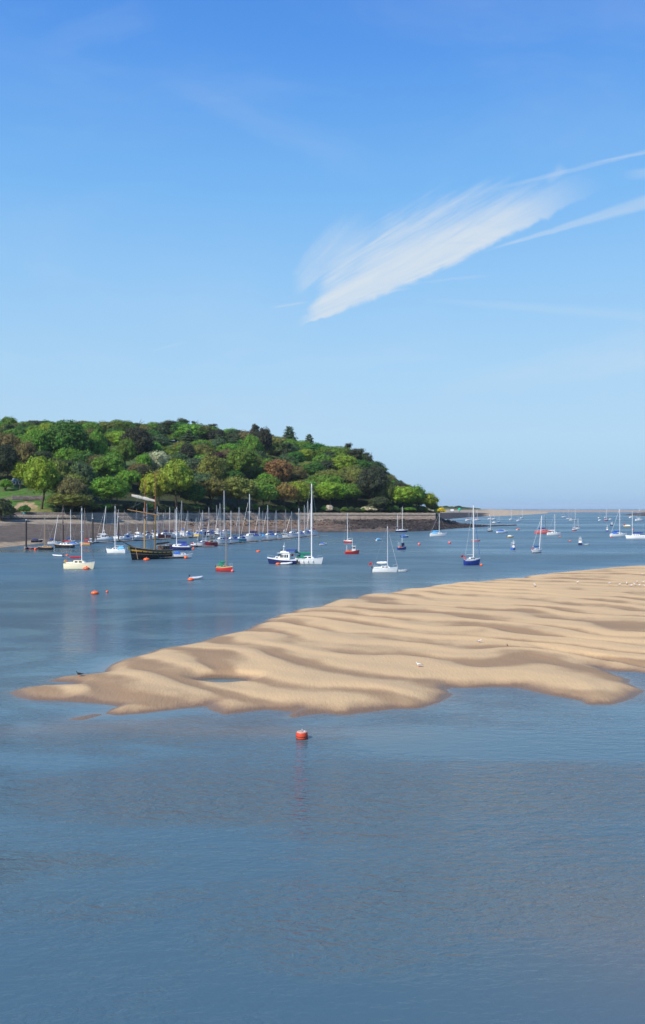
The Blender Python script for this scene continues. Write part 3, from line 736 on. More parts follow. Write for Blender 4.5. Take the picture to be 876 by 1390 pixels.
# understorey just behind the wall
n = 0
for px in np.arange(78, 590, 9.5):
    p = px + random.uniform(-3, 3); d, z = prof(p); hh = random.uniform(3.5, 6.5); D = d[4] + hh * .62 + random.uniform(0, 2)
    tree('shrub', (p - 438) * D / F, D, float(np.interp(D, d, z)) - .3, hh, random.uniform(.9, 1.2), random.choice(['dark', 'deep', 'mid', 'olive', 'evergreen', 'bluegreen']),
         'shadowy bush in the hedge line along the top of the sea wall', 'bushes in the hedge line along the top of the sea wall', seed=900 + n); n += 1
# dune trees and gorse on the far point
def far_pt(px, row_s):
    D = float(np.interp(px, FK, FD3)) - 60; z = float(np.interp(px, FK, FZ3)) - 1.5
    return (px - 438) * D / F, D, z
for i, (px, top, w, c, lb) in enumerate([(598, 686.5, 8, 'mid', 'green scrub where the far dunes leave the wood'), (606, 685.5, 9, 'evergreen', 'dark round tree on the far dunes, left one'), (613, 686.5, 8, 'olive', 'low olive scrub between the two dark dune trees'),
    (622, 685, 10, 'evergreen', 'dark round tree on the far dunes, right one'), (629, 687.2, 9, 'deep', 'low green scrub right of the dark dune trees'), (636, 688, 9, 'olive', 'olive scrub on the middle of the far dunes'),
    (643, 688.6, 8, 'brownish', 'brown scrub on the far dunes'), (649, 689.2, 7, 'deep', 'last green scrub at the end of the far dunes')]):
    x, y, z = far_pt(px, 0); s = F / y; h = (HY - top) / s + H - z
    tree('shrub', x, y, z, h, (w / s) / h / 1.15 * 1.2, c, lb)
D = 800.; tree('shrub', (599.5 - 438) * D / F, D, 8.3, 7.0, 1.15, 'gorse', 'yellow flowering gorse bush at the end of the wall')
tree('shrub', (593 - 438) * D / F, D, 7.5, 6.5, .9, 'deep', 'green bush beside the yellow gorse')


# ------------------------------------------------------------ sea wall
def M_stone(name, c1, c2, mortar):
    m, nt, b = nodes_of(name)
    uv = N(nt, 'ShaderNodeAttribute', attribute_name='uvw').outputs['Vector']
    br = N(nt, 'ShaderNodeTexBrick'); L(nt, uv, br.inputs['Vector'])
    br.inputs['Color1'].default_value = (*c1, 1); br.inputs['Color2'].default_value = (*c2, 1); br.inputs['Mortar'].default_value = (*mortar, 1)
    br.inputs['Scale'].default_value = 1.0; br.inputs['Brick Width'].default_value = 1.5; br.inputs['Row Height'].default_value = .62; br.inputs['Mortar Size'].default_value = .05
    br.inputs['Bias'].default_value = .1
    n1 = noise_n(nt, uv, .12, 5, .65); n2 = noise_n(nt, uv, 1.2, 4, .7)
    c = mixc(nt, ramp(nt, n1, .55, .72, 0, .6), br.outputs['Color'], tuple(v * .35 for v in c1))
    c = mixc(nt, ramp(nt, n2, .58, .8, 0, .35), c, (.10, .09, .05))
    L(nt, c, b.inputs['Base Color']); b.inputs['Roughness'].default_value = .92
    bump_n(nt, math_n(nt, 'ADD', br.outputs['Fac'], math_n(nt, 'MULTIPLY', n2, -1.5)), .7, .18, b)
    return m
def wall_piece(pa, pb, ya_top, yb_top, ya_b, yb_b, off, thick, parent, name, mat, n=60):
    V = []; U = []; s = 0; prev = None
    for i in range(n):
        px = pa + (pb - pa) * i / (n - 1); D = float(np.interp(px, K, DW)) + off
        zt = H - (float(np.interp(px, [pa, pb], [ya_top, yb_top])) - HY) * D / F + random.uniform(-.10, .10)
        zb = H - (float(np.interp(px, [pa, pb], [ya_b, yb_b])) - HY) * D / F
        X = (px - 438) * D / F
        if prev: s += math.hypot(X - prev[0], D - prev[1])
        prev = (X, D)
        for (dx, dz) in ((-.35, zb - 1.2), (-.25, zt), (thick, zt), (thick, zb - 1.2)):
            V.append((X, D + dx, dz)); U.append((s, dz, dx))
    me = np_mesh(name, np.array(V), np.array([[i * 4 + k, (i + 1) * 4 + k, (i + 1) * 4 + (k + 1) % 4, i * 4 + (k + 1) % 4] for i in range(n - 1) for k in range(3)] + [[0, 1, 2, 3], [4 * n - 1, 4 * n - 2, 4 * n - 3, 4 * n - 4]]), mat, smooth=False)
    a = me.attributes.new('uvw', 'FLOAT_VECTOR', 'POINT'); a.data.foreach_set('vector', np.array(U, dtype=np.float32).ravel())
    o = bpy.data.objects.new(name, me); col.objects.link(o); o.parent = parent; return o
st = M_stone('rubble_stone', (.46, .35, .27), (.30, .23, .18), (.10, .08, .06)); st2 = M_stone('coping_stone', (.42, .34, .26), (.30, .24, .19), (.12, .10, .08))
st3 = M_stone('dark_stone', (.24, .20, .18), (.14, .12, .10), (.05, .04, .035))
w = empty('sea_wall', (0, 0, 0)); tag(w, 'long stone sea wall of weathered blocks along the foot of the wood', 'wall')
wall_piece(112, 592, 697.2, 697.2, 706, 706, -.3, 1.0, w, 'masonry', st, 260)
wall_piece(112, 592, 696.1, 696.1, 696.9, 696.9, -.38, 1.2, w, 'coping', st2, 260)
w = empty('sea_wall', (0, 0, 0)); tag(w, 'two step grey stone wall below the lawn at the left', 'wall')
wall_piece(-120, 112, 699.5, 699.5, 706, 706, -1.6, 1.0, w, 'lower_wall', st3, 90)
wall_piece(-120, 112, 694.8, 695.4, 699.6, 699.6, -.2, .9, w, 'upper_wall', st3, 90)
wall_piece(-120, 112, 698.9, 698.9, 699.4, 699.4, -1.75, 1.3, w, 'coping', st2, 90)
w = empty('retaining_wall', (0, 0, 0)); tag(w, 'low brown retaining wall at the bottom of the lawn', 'wall')
wall_piece(16, 60, 672.5, 673.5, 675.5, 676.5, 26, .8, w, 'masonry', st3, 30)

# slipway building and garden structures
def M_slate(): return paint('slate', (.20, .235, .26), .6, 0, .4, .5)
def cottage(px, row, wpx, hrow, label, rz, wallc, roofc, kind='house'):
    D, z = hill_D_at_row(px, row); s = F / D; Wd = wpx / s; hh = (row - hrow) / s; dp = Wd * .7; e = hh * .55
    root = empty(kind, ((px - 438) / s, D, z - .3), rz); tag(root, label, kind)
    m = MB(); m.box((0, 0, e / 2), (Wd, dp, e)); m.add([(-Wd / 2, -dp / 2, e), (-Wd / 2, dp / 2, e), (-Wd / 2, 0, hh)], [(0, 2, 1)]); m.add([(Wd / 2, -dp / 2, e), (Wd / 2, dp / 2, e), (Wd / 2, 0, hh)], [(0, 1, 2)])
    m.build('wall', wallc, root)
    r = MB(); o_ = .3
    for sg in (-1, 1):
        r.add([(-Wd / 2 - o_, sg * (dp / 2 + o_), e - .15), (Wd / 2 + o_, sg * (dp / 2 + o_), e - .15), (Wd / 2 + o_, 0, hh + .12), (-Wd / 2 - o_, 0, hh + .12),
               (-Wd / 2 - o_, sg * (dp / 2 + o_), e - .0), (Wd / 2 + o_, sg * (dp / 2 + o_), e - .0), (Wd / 2 + o_, 0, hh + .3), (-Wd / 2 - o_, 0, hh + .3)],
              [(0, 1, 2, 3), (7, 6, 5, 4), (0, 4, 5, 1), (1, 5, 6, 2), (3, 2, 6, 7), (0, 3, 7, 4)])
    ro = r.build('roof', roofc, root); c = MB(); c.box((Wd * .3, 0, hh + .5), (.8, .8, 1.4)); c.build('chimney', wallc, ro)
    for i in (-.28, .28):
        f = MB(); f.box((i * Wd, -dp / 2 - .03, e * .55), (1.3, .08, 1.3)); fo = f.build('window', P('white'), root)
        g = MB(); g.box((i * Wd, -dp / 2 - .08, e * .55), (1.05, .04, 1.05)); g.build('pane', M_glass(), fo)
    d_ = MB(); d_.box((0, -dp / 2 - .03, 1.0), (.95, .08, 2.0)); d_.build('door', P('charcoal'), root)
cottage(160, 655, 14, 643, 'pale cottage gable and slate roof half hidden among the trees', R(35), P('white'), M_slate())
cottage(25, 657, 14, 649, 'low grey white garden building behind the lawn', R(0), P('lightgrey'), M_slate(), 'garden_house')

# ------------------------------------------------------------ boats
def hull_shape(L_, B, fb, tr=.72, flare=1.0, sheer=.28, ns=13):
    """stations from stern (-L/2) to bow; returns rings, sheer line"""
    rings = []; sh = []
    for i in range(ns):
        t = i / (ns - 1); x = -L_ / 2 + L_ * t
        if t < .42: w = tr + (1 - tr) * math.sin(t / .42 * math.pi / 2)
        else: w = max(.0, 1 - ((t - .42) / .58) ** 2.3)
        w = max(w, .015) * B / 2
        z = fb * (1 + sheer * 1.6 * (t ** 2.2) + .10 * (1 - t) ** 2)
        rake = .10 * L_ * max(0, (t - .7) / .3) ** 2 * .6
        dr = .42 * fb * (1 - .5 * t)
        ring = []
        for (k, zz, ww) in ((0, -dr, 0.0), (1, -dr * .7, .45), (2, .02, .80), (3, .13 * fb + .06, .86), (4, z * .55, .95 * flare), (5, z * .86, 1.0 * flare), (6, z, 1.0)):
            xr = x + rake * (zz / z if zz > 0 else -.5 + zz)
            ring.append((xr, w * ww, zz))
        full = [(p[0], -p[1], p[2]) for p in ring[::-1]] + ring[1:]
        rings.append(full); sh.append((ring[-1][0], w, z))
    return rings, sh
def make_hull(root, L_, B, fb, c_top, c_boot, c_stripe=None, deckc='white', name='hull', tr=.72, flare=1., sheer=.28, open_=False):
    rings, sh = hull_shape(L_, B, fb, tr, flare, sheer)
    m = MB(); n = len(rings[0]); vs = [p for r in rings for p in r]; base = 0
    mats = [P(c_top), P(c_boot), P(c_stripe or c_top)]
    for i in range(len(rings) - 1):
        for k in range(n - 1):
            a = i * n + k; kk = min(k, n - 2 - k)   # 0 = sheer band
            mi = 2 if kk == 0 else (0 if kk in (1, 2) else 1)
            m.f.append((a, a + n, a + n + 1, a + 1)); m.mi.append(mi)
    m.v = vs; m.f.append(tuple(range(n))); m.mi.append(0)
    h = m.build(name, mats, root, smooth=True)
    # deck
    if not open_:
        d = MB(); top = []
        for (x, w, z) in sh: top.append([(x, -w * .985, z - .015), (x, -w * .5, z + .05), (x, 0, z + .07), (x, w * .5, z + .05), (x, w * .985, z - .015)])
        d.loft(top, 0, cap=False); d.build('deck', P(deckc), root, smooth=True)
    # rubbing strake
    g = MB()
    for sg in (-1, 1): g.path([(x, sg * w, z) for x, w, z in sh], .035 if L_ < 9 else .05, 4)
    g.build('gunwale', P('tan' if c_top in ('red', 'maroon', 'brown', 'black') else 'lightgrey'), root)
    return sh
def shat(sh, x):
    xs = [p[0] for p in sh]; return float(np.interp(x, xs, [p[1] for p in sh])), float(np.interp(x, xs, [p[2] for p in sh]))
def cabin(root, x0, x1, w, z0, hh, c='white', rakef=.35, raker=.1, name='cabin', win=2, winc=None):
    m = MB(); t = .82
    m.loft([[(x0, -w / 2, z0), (x0, w / 2, z0), (x0 + raker * hh, w / 2 * t, z0 + hh), (x0 + raker * hh, -w / 2 * t, z0 + hh)],
            [((x0 + x1) / 2, -w / 2 * 1.02, z0), ((x0 + x1) / 2, w / 2 * 1.02, z0), ((x0 + x1) / 2, w / 2 * t, z0 + hh * 1.04), ((x0 + x1) / 2, -w / 2 * t, z0 + hh * 1.04)],
            [(x1, -w / 2 * .72, z0), (x1, w / 2 * .72, z0), (x1 - rakef * hh, w / 2 * t * .74, z0 + hh * .92), (x1 - rakef * hh, -w / 2 * t * .74, z0 + hh * .92)]], closed=True)
    c_ = m.build(name, P(c), root)
    for sg in (-1, 1):
        for i in range(win):
            a = x0 + (x1 - x0) * (.12 + .68 * i / win); b = a + (x1 - x0) * .68 / win * .72
            ys = w / 2 * (1.02 - .1) * sg; f = MB()
            yl = lambda x, z: sg * (w / 2 * (1.0 - .28 * max(0, (x - (x0 + x1) / 2) / ((x1 - x0) / 2))) * (1 - (1 - t) * z) + .022)
            f.add([(a, yl(a, .3), z0 + hh * .3), (b, yl(b, .3), z0 + hh * .3), (b, yl(b, .8), z0 + hh * .78), (a, yl(a, .8), z0 + hh * .78),
                   (a, yl(a, .3) - sg * .05, z0 + hh * .3), (b, yl(b, .3) - sg * .05, z0 + hh * .3), (b, yl(b, .8) - sg * .05, z0 + hh * .78), (a, yl(a, .8) - sg * .05, z0 + hh * .78)],
                  [(0, 1, 2, 3), (7, 6, 5, 4), (0, 4, 5, 1), (2, 6, 7, 3), (1, 5, 6, 2), (0, 3, 7, 4)])
            f.build('window', M_glass(), c_)
    return c_
def make_mast(root, x, z0, ztop, r, c, spreaders=1, lean=0., bow=None, stern=None, beam=1., wires=True):
    m = MB(); xt = x + lean; m.tube((x, 0, z0), (xt, 0, ztop), r, r * .75, 8)
    for zz in (.3,): m.torus((x + lean * zz, 0, z0 + (ztop - z0) * zz), r * 1.4, r * .3, 'z', 8, 4)
    mo = m.build('mast', c, root, smooth=True)
    s = MB(); hs = [z0 + (ztop - z0) * f for f in ((.55,) if spreaders == 1 else (.4, .72))]
    for hz in hs:
        f = (hz - z0) / (ztop - z0); s.tube((x + lean * f, -beam * .36, hz), (x + lean * f, beam * .36, hz), r * .42, r * .42, 5)
    s.build('spreader', c, mo)
    if wires:
        wv = MB(); rr = .024
        for sg in (-1, 1):
            f = (hs[-1] - z0) / (ztop - z0)
            wv.tube((x, sg * beam * .45, z0), (x + lean * f, sg * beam * .36, hs[-1]), rr, rr, 3); wv.tube((x + lean * f, sg * beam * .36, hs[-1]), (xt, 0, ztop), rr, rr, 3)
        if bow: wv.tube(bow, (xt, 0, ztop * .97), rr, rr, 3)
        if stern: wv.tube(stern, (xt, 0, ztop), rr, rr, 3)
        wv.build('rigging', M_wire(), root)
    t = MB(); t.tube((xt, 0, ztop), (xt, 0, ztop + .5), .015, .01, 4); t.box((xt - .15, 0, ztop + .3), (.3, .02, .03)); t.build('masthead_vane', M_wire(), mo)
    return mo
def sausage(name, root, p, q, r, c, sag=.05, n=9):
    m = MB(); p = Vector(p); q = Vector(q); rings = []; rd = random.Random(int(abs(p.x) * 1000) + 3)
    for i in range(n):
        t = i / (n - 1); c0 = p.lerp(q, t) - Vector((0, 0, sag * math.sin(math.pi * t))); rr = r * (.45 + .65 * math.sin(math.pi * min(1, .12 + t * .86)) ** .6) * rd.uniform(.85, 1.12)
        rings.append([(c0.x, c0.y + rr * .7 * math.cos(a), c0.z + rr * 1.1 * math.sin(a)) for a in [2 * math.pi * k / 7 for k in range(7)]])
    m.loft(rings, closed=True); return m.build(name, P(c, 'fabric'), root, smooth=True)
def pulpit(root, sh, L_, fb):
    m = MB(); rr = .018; x1 = L_ * .36
    w, z = shat(sh, x1); wb, zb = shat(sh, L_ * .5)
    xb = sh[-1][0]
    for sg in (-1, 1): m.path([(x1, sg * w * .9, z), (x1, sg * w * .9, z + .55), (xb - .05, sg * .12, sh[-1][2] + .6)], rr, 4)
    m.tube((xb - .05, -.12, sh[-1][2] + .6), (xb - .05, .12, sh[-1][2] + .6), rr, rr, 4); m.tube((xb - .2, 0, sh[-1][2]), (xb - .05, 0, sh[-1][2] + .6), rr, rr, 4)
    xs = sh[0][0]
    for sg in (-1, 1): m.path([(xs + .1, sg * sh[0][1] * .9, sh[0][2]), (xs + .1, sg * sh[0][1] * .9, sh[0][2] + .6), (xs + L_ * .2, sg * shat(sh, xs + L_ * .2)[0] * .95, sh[0][2] + .6)], rr, 4)
    m.tube((xs + .1, -sh[0][1] * .9, sh[0][2] + .6), (xs + .1, sh[0][1] * .9, sh[0][2] + .6), rr, rr, 4)
    m.build('guard_rail', M_alu(), root)
    w_ = MB()
    for sg in (-1, 1):
        pts = []
        for t in (.2, .36, .5, .64, .86):
            xx = xs + L_ * t; ww, zz = shat(sh, xx); pts.append((xx, sg * ww * .94, zz + .55)); w_.tube((xx, sg * ww * .94, zz), pts[-1], .015, .015, 4)
        w_.path(pts, .010, 3)
    w_.build('lifeline', M_wire(), root)
def outboard(root, x, z, c='charcoal'):
    m = MB(); m.box((x - .22, 0, z + .22), (.32, .26, .34), taper=.8); m.tube((x - .22, 0, z + .1), (x - .26, 0, -.35), .06, .05, 6); m.box((x - .33, 0, -.3), (.25, .05, .12))
    m.build('outboard_motor', P(c), root)
def ring_buoy(root, p, c='orange', r=.28, axis='x'):
    m = MB(); m.torus(p, r, .07, axis, 12, 6); m.build('life_ring', P(c, 'fabric'), root)
def flag(root, x, z, c='red', s=.7):
    m = MB(); m.tube((x, 0, z), (x - .3, 0, z + 1.2), .018, .014, 4); fo = m.build('flag_staff', P('tan', 'spar'), root)
    f = MB(); f.loft([[(x - .3 - s * t, .06 * math.sin(t * 6), z + 1.15 - .12 * t), (x - .3 - s * t, .06 * math.sin(t * 6) + .02, z + 1.15 - .12 * t - s * .6)] for t in (0, .25, .5, .75, 1)], cap=False)
    f.build('flag', P(c, 'fabric'), fo)
def place(name, px, py, w, yaw, label, cat, beamr=.34, group=None, beached=None, minL=2.2):
    s = sc(py); X, Y = at(px, py); a = R(yaw)
    L_ = max(minL, (w / s) / (abs(math.cos(a)) + beamr * abs(math.sin(a))))
    root = empty(name, (X, Y + .3 * L_ * abs(math.sin(a)) + .15 * L_, 0), a); tag(root, label, cat, group)
    if beached is not None: root.location.z = beached
    return root, L_, s
def yacht(px, py, w, yaw, top, hull, label, boot='navy', stripe=None, cover='blue', jib=None, mastc='white', cab='white', spr=1, extras=(), lean=0., canopy=None, mr=None, cat='sailing boat', name='sailing_yacht', mizzen=None, deck='white', lod=0, mastpos=.08, fbk=1., group=None):
    root, L_, s = place(name, px, py, w, yaw, label, cat, group=group)
    B = L_ * .33; fb = (.10 * L_ + .28) * fbk
    sh = make_hull(root, L_, B, fb, hull, boot, stripe, deck)
    xm = L_ * mastpos; w_, z_ = shat(sh, 0)
    ch = (.065 * L_ + .16) * fbk ** .7
    cabin(root, -L_ * .16, L_ * .26, B * .62, z_ + .02, ch, cab, .9, .05, win=2 if L_ < 8 else 3)
    # cockpit coaming
    m = MB()
    for sg in (-1, 1): m.box((-L_ * .31, sg * B * .29, z_ + .14), (L_ * .28, .12, .26))
    m.box((-L_ * .455, 0, z_ + .12), (.12, B * .5, .2)); m.build('cockpit_coaming', P(cab), root)
    if top:
        zt = (py - top) / s * (1 + (.15 * L_ + .3 * L_ * abs(math.sin(R(yaw)))) / (15600 / (py - HY)) ) - .0
        r = mr or max(.055, .0085 * zt)
        mo = make_mast(root, xm, z_ + ch * .9, zt, r, P(mastc, 'spar') if mastc != 'alu' else M_alu(), spr, lean, bow=(sh[-1][0], 0, sh[-1][2]), stern=(sh[0][0], 0, sh[0][2]), beam=B)
        zb = z_ + ch + .55; xe = -L_ * .36
        bm = MB(); bm.tube((xm - .1, 0, zb), (xe, 0, zb + .05), .05, .04, 6); bm.build('boom', P(mastc, 'spar') if mastc != 'alu' else M_alu(), root)
        if cover: sausage('sail_cover', root, (xm - .12, 0, zb + .16), (xe + .1, 0, zb + .12), .15 + .012 * L_, cover)
        if jib: 
            b0 = Vector((sh[-1][0] - .1, 0, sh[-1][2] + .25)); t0 = Vector((xm + lean, 0, zt * .97)); sausage('furled_headsail', root, b0, b0.lerp(t0, .82), .085, jib, 0, 12)
    if mizzen:
        zt2 = (py - mizzen) / s; make_mast(root, -L_ * .33, z_ + .1, zt2, .09, P(mastc, 'spar'), 1, 0, stern=(sh[0][0], 0, sh[0][2]), beam=B * .8)
        bm = MB(); bm.tube((-L_ * .33, 0, z_ + 1.5), (-L_ * .52, 0, z_ + 1.5), .045, .04, 5); bm.build('mizzen_boom', P(mastc, 'spar'), root)
        sausage('mizzen_sail_cover', root, (-L_ * .335, 0, z_ + 1.62), (-L_ * .51, 0, z_ + 1.62), .2, cover or 'white')
    if canopy:
        m = MB(); x0, x1 = -L_ * .40, -L_ * .12; hw = B * .34
        m.loft([[(x, hw * math.cos(a) * 1.0, z_ + .15 + .85 * k * math.sin(a)) for a in [math.pi * q / 6 for q in range(7)]] for x, k in ((x0, .7), (x0 * .6 + x1 * .4, 1), (x1, .9), (x1 + .35, .35))], cap=True)
        m.build('spray_hood', P(canopy, 'fabric'), root, smooth=True)
    if lod == 0: pulpit(root, sh, L_, fb)
    m = MB(); m.box((sh[0][0] - .08, 0, .15), (.12, .06, fb * 1.2)); m.build('rudder', P(boot), root)
    if 'motor' in extras: outboard(root, sh[0][0], sh[0][2])
    if 'rings' in extras: ring_buoy(root, (sh[0][0] + .1, B * .22, sh[0][2] + .5), 'orange'); ring_buoy(root, (sh[0][0] + .3, -B * .3, sh[0][2] + .5), 'yellow')
    if 'ring' in extras: ring_buoy(root, (sh[0][0] + .05, -B * .15, sh[0][2] + .5), 'red', .34)
    if 'flag' in extras: flag(root, sh[0][0] + .1, sh[0][2])
    if 'fenders' in extras:
        for i in range(4):
            xx = L_ * (-.3 + .17 * i); ww, zz = shat(sh, xx); m = MB(); m.ball((xx, -ww - .12, zz * .55), (.11, .11, .28), 8, 6); m.tube((xx, -ww - .08, zz * .55 + .25), (xx, -ww, zz), .012, .012, 3); m.build('fender', P('white'), root, smooth=True)
    return root
def cruiser(px, py, w, yaw, hull, label, boot='navy', fly=True, canopy=None, band='navy', wins=4, mast=True, group=None, cab='white', topk=1., rings=False):
    root, L_, s = place('motor_cruiser', px, py, w, yaw, label, 'motor boat', group=group)
    B = L_ * .34; fb = .10 * L_ + .25; sh = make_hull(root, L_, B, fb, hull, boot, 'white' if hull != 'white' else band, flare=1.05, tr=.88, sheer=.38)
    w_, z_ = shat(sh, 0); hh = (.09 * L_ + .75) * topk
    cabin(root, -L_ * .26, L_ * .18, B * .8, z_, hh, cab, .7, .0, win=wins)
    cabin(root, L_ * .14, L_ * .36, B * .55, z_ + .02, hh * .45, cab, 1.2, 0., name='foredeck_trunk', win=1)
    # windscreen
    ws = MB(); wz = z_ + hh
    for k in (-1, 0, 1): ws.box((L_ * .125 + .04, k * B * .2, z_ + hh * .68), (.06, B * .16, hh * .34))
    ws.build('windscreen', M_glass(), root)
    rf = MB(); rf.box((-L_ * .06, 0, wz + .05), (L_ * .46, B * .78, .09)); rf.build('wheelhouse_roof', P('white'), root)
    if fly:
        f = MB(); f.box((-L_ * .08, 0, wz + .3), (L_ * .30, B * .62, .45), taper=.92); f.build('flybridge', P('white'), root)
        f = MB(); f.box((L_ * .06, 0, wz + .66), (.05, B * .5, .3)); f.build('flybridge_screen', M_glass(), root)
    if canopy:
        m = MB(); 
        for sg in (-1, 1):
            for xx in (-L_ * .42, -L_ * .16): m.tube((xx, sg * B * .36, z_), (xx, sg * B * .34, wz + .7), .025, .025, 4)
        m.build('canopy_frame', M_alu(), root)
        m = MB(); m.loft([[(x, B * .38 * math.cos(a), wz + .55 + .35 * math.sin(a)) for a in [math.pi * q / 6 for q in range(7)]] for x in (-L_ * .46, -L_ * .36, -L_ * .24, -L_ * .12)]); m.build('canopy', P(canopy, 'fabric'), root, smooth=True)
    if mast:
        zt = wz + (.55 if fly else .1); m = MB(); m.tube((-L_ * .02, 0, zt), (-L_ * .05, 0, zt + 1.9), .07, .05, 6); m.tube((-L_ * .04, -.6, zt + 1.3), (-L_ * .04, .6, zt + 1.3), .04, .04, 5); mo = m.build('radar_mast', P('white'), root)
        m = MB(); m.ball((-L_ * .04, 0, zt + 1.0), (.32, .32, .16), 10, 6); m.build('radar_dome', P('white'), mo)
    pulpit(root, sh, L_, fb)
    if rings: ring_buoy(root, (-L_ * .12, -B * .42, z_ + hh * .5), 'red', .3, 'y'); ring_buoy(root, (-L_ * .2, -B * .42, z_ + hh * .5), 'red', .3, 'y')
    m = MB(); m.box((sh[0][0] - .25, 0, .25), (.5, B * .7, .08)); m.build('bathing_platform', P('tan'), root)
    return root
def workboat(px, py, w, yaw, hull, label, boot='black', cabc='white', stripe=None, house='fore', name='fishing_boat', cat='fishing boat', mh=2.2, clutter=True, group=None):
    root, L_, s = place(name, px, py, w, yaw, label, cat, .4, group=group)
    B = L_ * .38; fb = .11 * L_ + .22; sh = make_hull(root, L_, B, fb, hull, boot, stripe or hull, 'grey', tr=.85, sheer=.5)
    w_, z_ = shat(sh, 0); xc = L_ * .14 if house == 'fore' else -L_ * .12; hh = 1.05 + .09 * L_
    m = MB(); m.box((xc, 0, z_ + hh / 2), (L_ * .25, B * .55, hh), taper=.9); c = m.build('wheelhouse', P(cabc), root)
    r = MB(); r.box((xc, 0, z_ + hh + .05), (L_ * .30, B * .6, .09)); r.build('wheelhouse_roof', P(cabc), root)
    for sg in (-1, 1):
        g = MB(); g.box((xc, sg * (B * .265 + .01), z_ + hh * .68), (L_ * .17, .06, hh * .3)); g.build('window', M_glass(), c)
    for k in (-.28, .28):
        g = MB(); g.box((xc + L_ * .118, k * B * .45, z_ + hh * .68), (.06, B * .19, hh * .32)); g.build('window', M_glass(), c)
        g = MB(); g.box((xc - L_ * .118, k * B * .45, z_ + hh * .68), (.06, B * .17, hh * .32)); g.build('window', M_glass(), c)
    m = MB(); m.tube((xc - L_ * .1, 0, z_ + hh), (xc - L_ * .1, 0, z_ + hh + mh), .06, .04, 6); m.tube((xc - L_ * .1, -.5, z_ + hh + mh * .6), (xc - L_ * .1, .5, z_ + hh + mh * .6), .035, .035, 5); m.build('mast', P('white', 'spar'), root)
    m = MB(); xg = -L_ * .38
    for sg in (-1, 1): m.tube((xg, sg * B * .33, z_), (xg, sg * B * .3, z_ + 1.5), .05, .05, 5)
    m.tube((xg, -B * .3, z_ + 1.5), (xg, B * .3, z_ + 1.5), .05, .05, 5); m.build('gantry', P('lightgrey'), root)
    if clutter:
        m = MB(); rd = random.Random(int(px)); 
        for i in range(5): m.box((-L_ * rd.uniform(.12, .34), rd.uniform(-B * .2, B * .2), z_ + .2), (.55, .4, .32), rz=rd.uniform(0, 1))
        m.build('deck_gear', P(random.choice(['orange', 'blue', 'charcoal'])), root)
    m = MB()
    for sg in (-1, 1):
        pts = [(xx, sg * shat(sh, xx)[0] * .93, shat(sh, xx)[1] + .5) for xx in (L_ * .1, L_ * .25, L_ * .4)]; m.path(pts, .02, 4)
        for p in pts: m.tube((p[0], p[1], p[2] - .5), p, .018, .018, 4)
    m.build('guard_rail', M_alu(), root); return root
def covered(px, py, w, yaw, hull, cover, label, boot='navy', beached=None, motor=True, group=None, cuddy=True, name='small_boat', cat='small boat'):
    """small open boat under a canvas cover"""
    root, L_, s = place(name, px, py, w, yaw, label, cat, .4, group=group, beached=beached)
    B = L_ * .4; fb = .09 * L_ + .22; sh = make_hull(root, L_, B, fb, hull, boot, None, 'white', tr=.85)
    w_, z_ = shat(sh, 0); m = MB(); rg = []
    for t, k in ((-.46, .35), (-.34, .8), (-.15, 1.), (.02, .85), (.12, .55)):
        ww = shat(sh, L_ * t)[0] * .96; zz = shat(sh, L_ * t)[1]
        rg.append([(L_ * t, ww * math.cos(a), zz + k * (.12 * L_ + .15) * math.sin(a) ** .8 + random.uniform(-.02, .02)) for a in [math.pi * q / 8 for q in range(9)]])
    m.loft(rg); m.build('canvas_cover', P(cover, 'fabric'), root, smooth=True)
    if cuddy: cabin(root, L_ * .04, L_ * .32, B * .55, z_ + .02, .14 * L_ * .6 + .15, 'white', 1.0, 0, win=1)
    if motor: outboard(root, sh[0][0], sh[0][2])
    m = MB(); m.tube((sh[-1][0] - .35, 0, sh[-1][2]), (sh[-1][0] - .35, 0, sh[-1][2] + .25), .05, .05, 6); m.tube((sh[-1][0] - .35, -.12, sh[-1][2] + .2), (sh[-1][0] - .35, .12, sh[-1][2] + .2), .03, .03, 5); m.build('mooring_bitt', M_alu(), root)
    return root
def rowboat(px, py, w, yaw, hull, label, beached=None, inside='tan', group=None, motor=False):
    root, L_, s = place('rowing_boat', px, py, w, yaw, label, 'dinghy', .4, group=group, beached=beached, minL=2.0)
    B = L_ * .4; fb = .07 * L_ + .2; sh = make_hull(root, L_, B, fb, hull, hull, None, 'white', tr=.75, open_=True)
    m = MB(); m.loft([[(x, -w_ * .9, z - .06), (x, -w_ * .55, .12), (x, w_ * .55, .12), (x, w_ * .9, z - .06)] for x, w_, z in sh]); m.build('inner_hull', P(inside), root)
    for t in (-.3, 0, .22):
        ww, zz = shat(sh, L_ * t); m = MB(); m.box((L_ * t, 0, zz - .1), (.26, ww * 1.85, .05)); m.build('thwart', P('tan'), root)
    if motor: outboard(root, sh[0][0], sh[0][2])
    return root
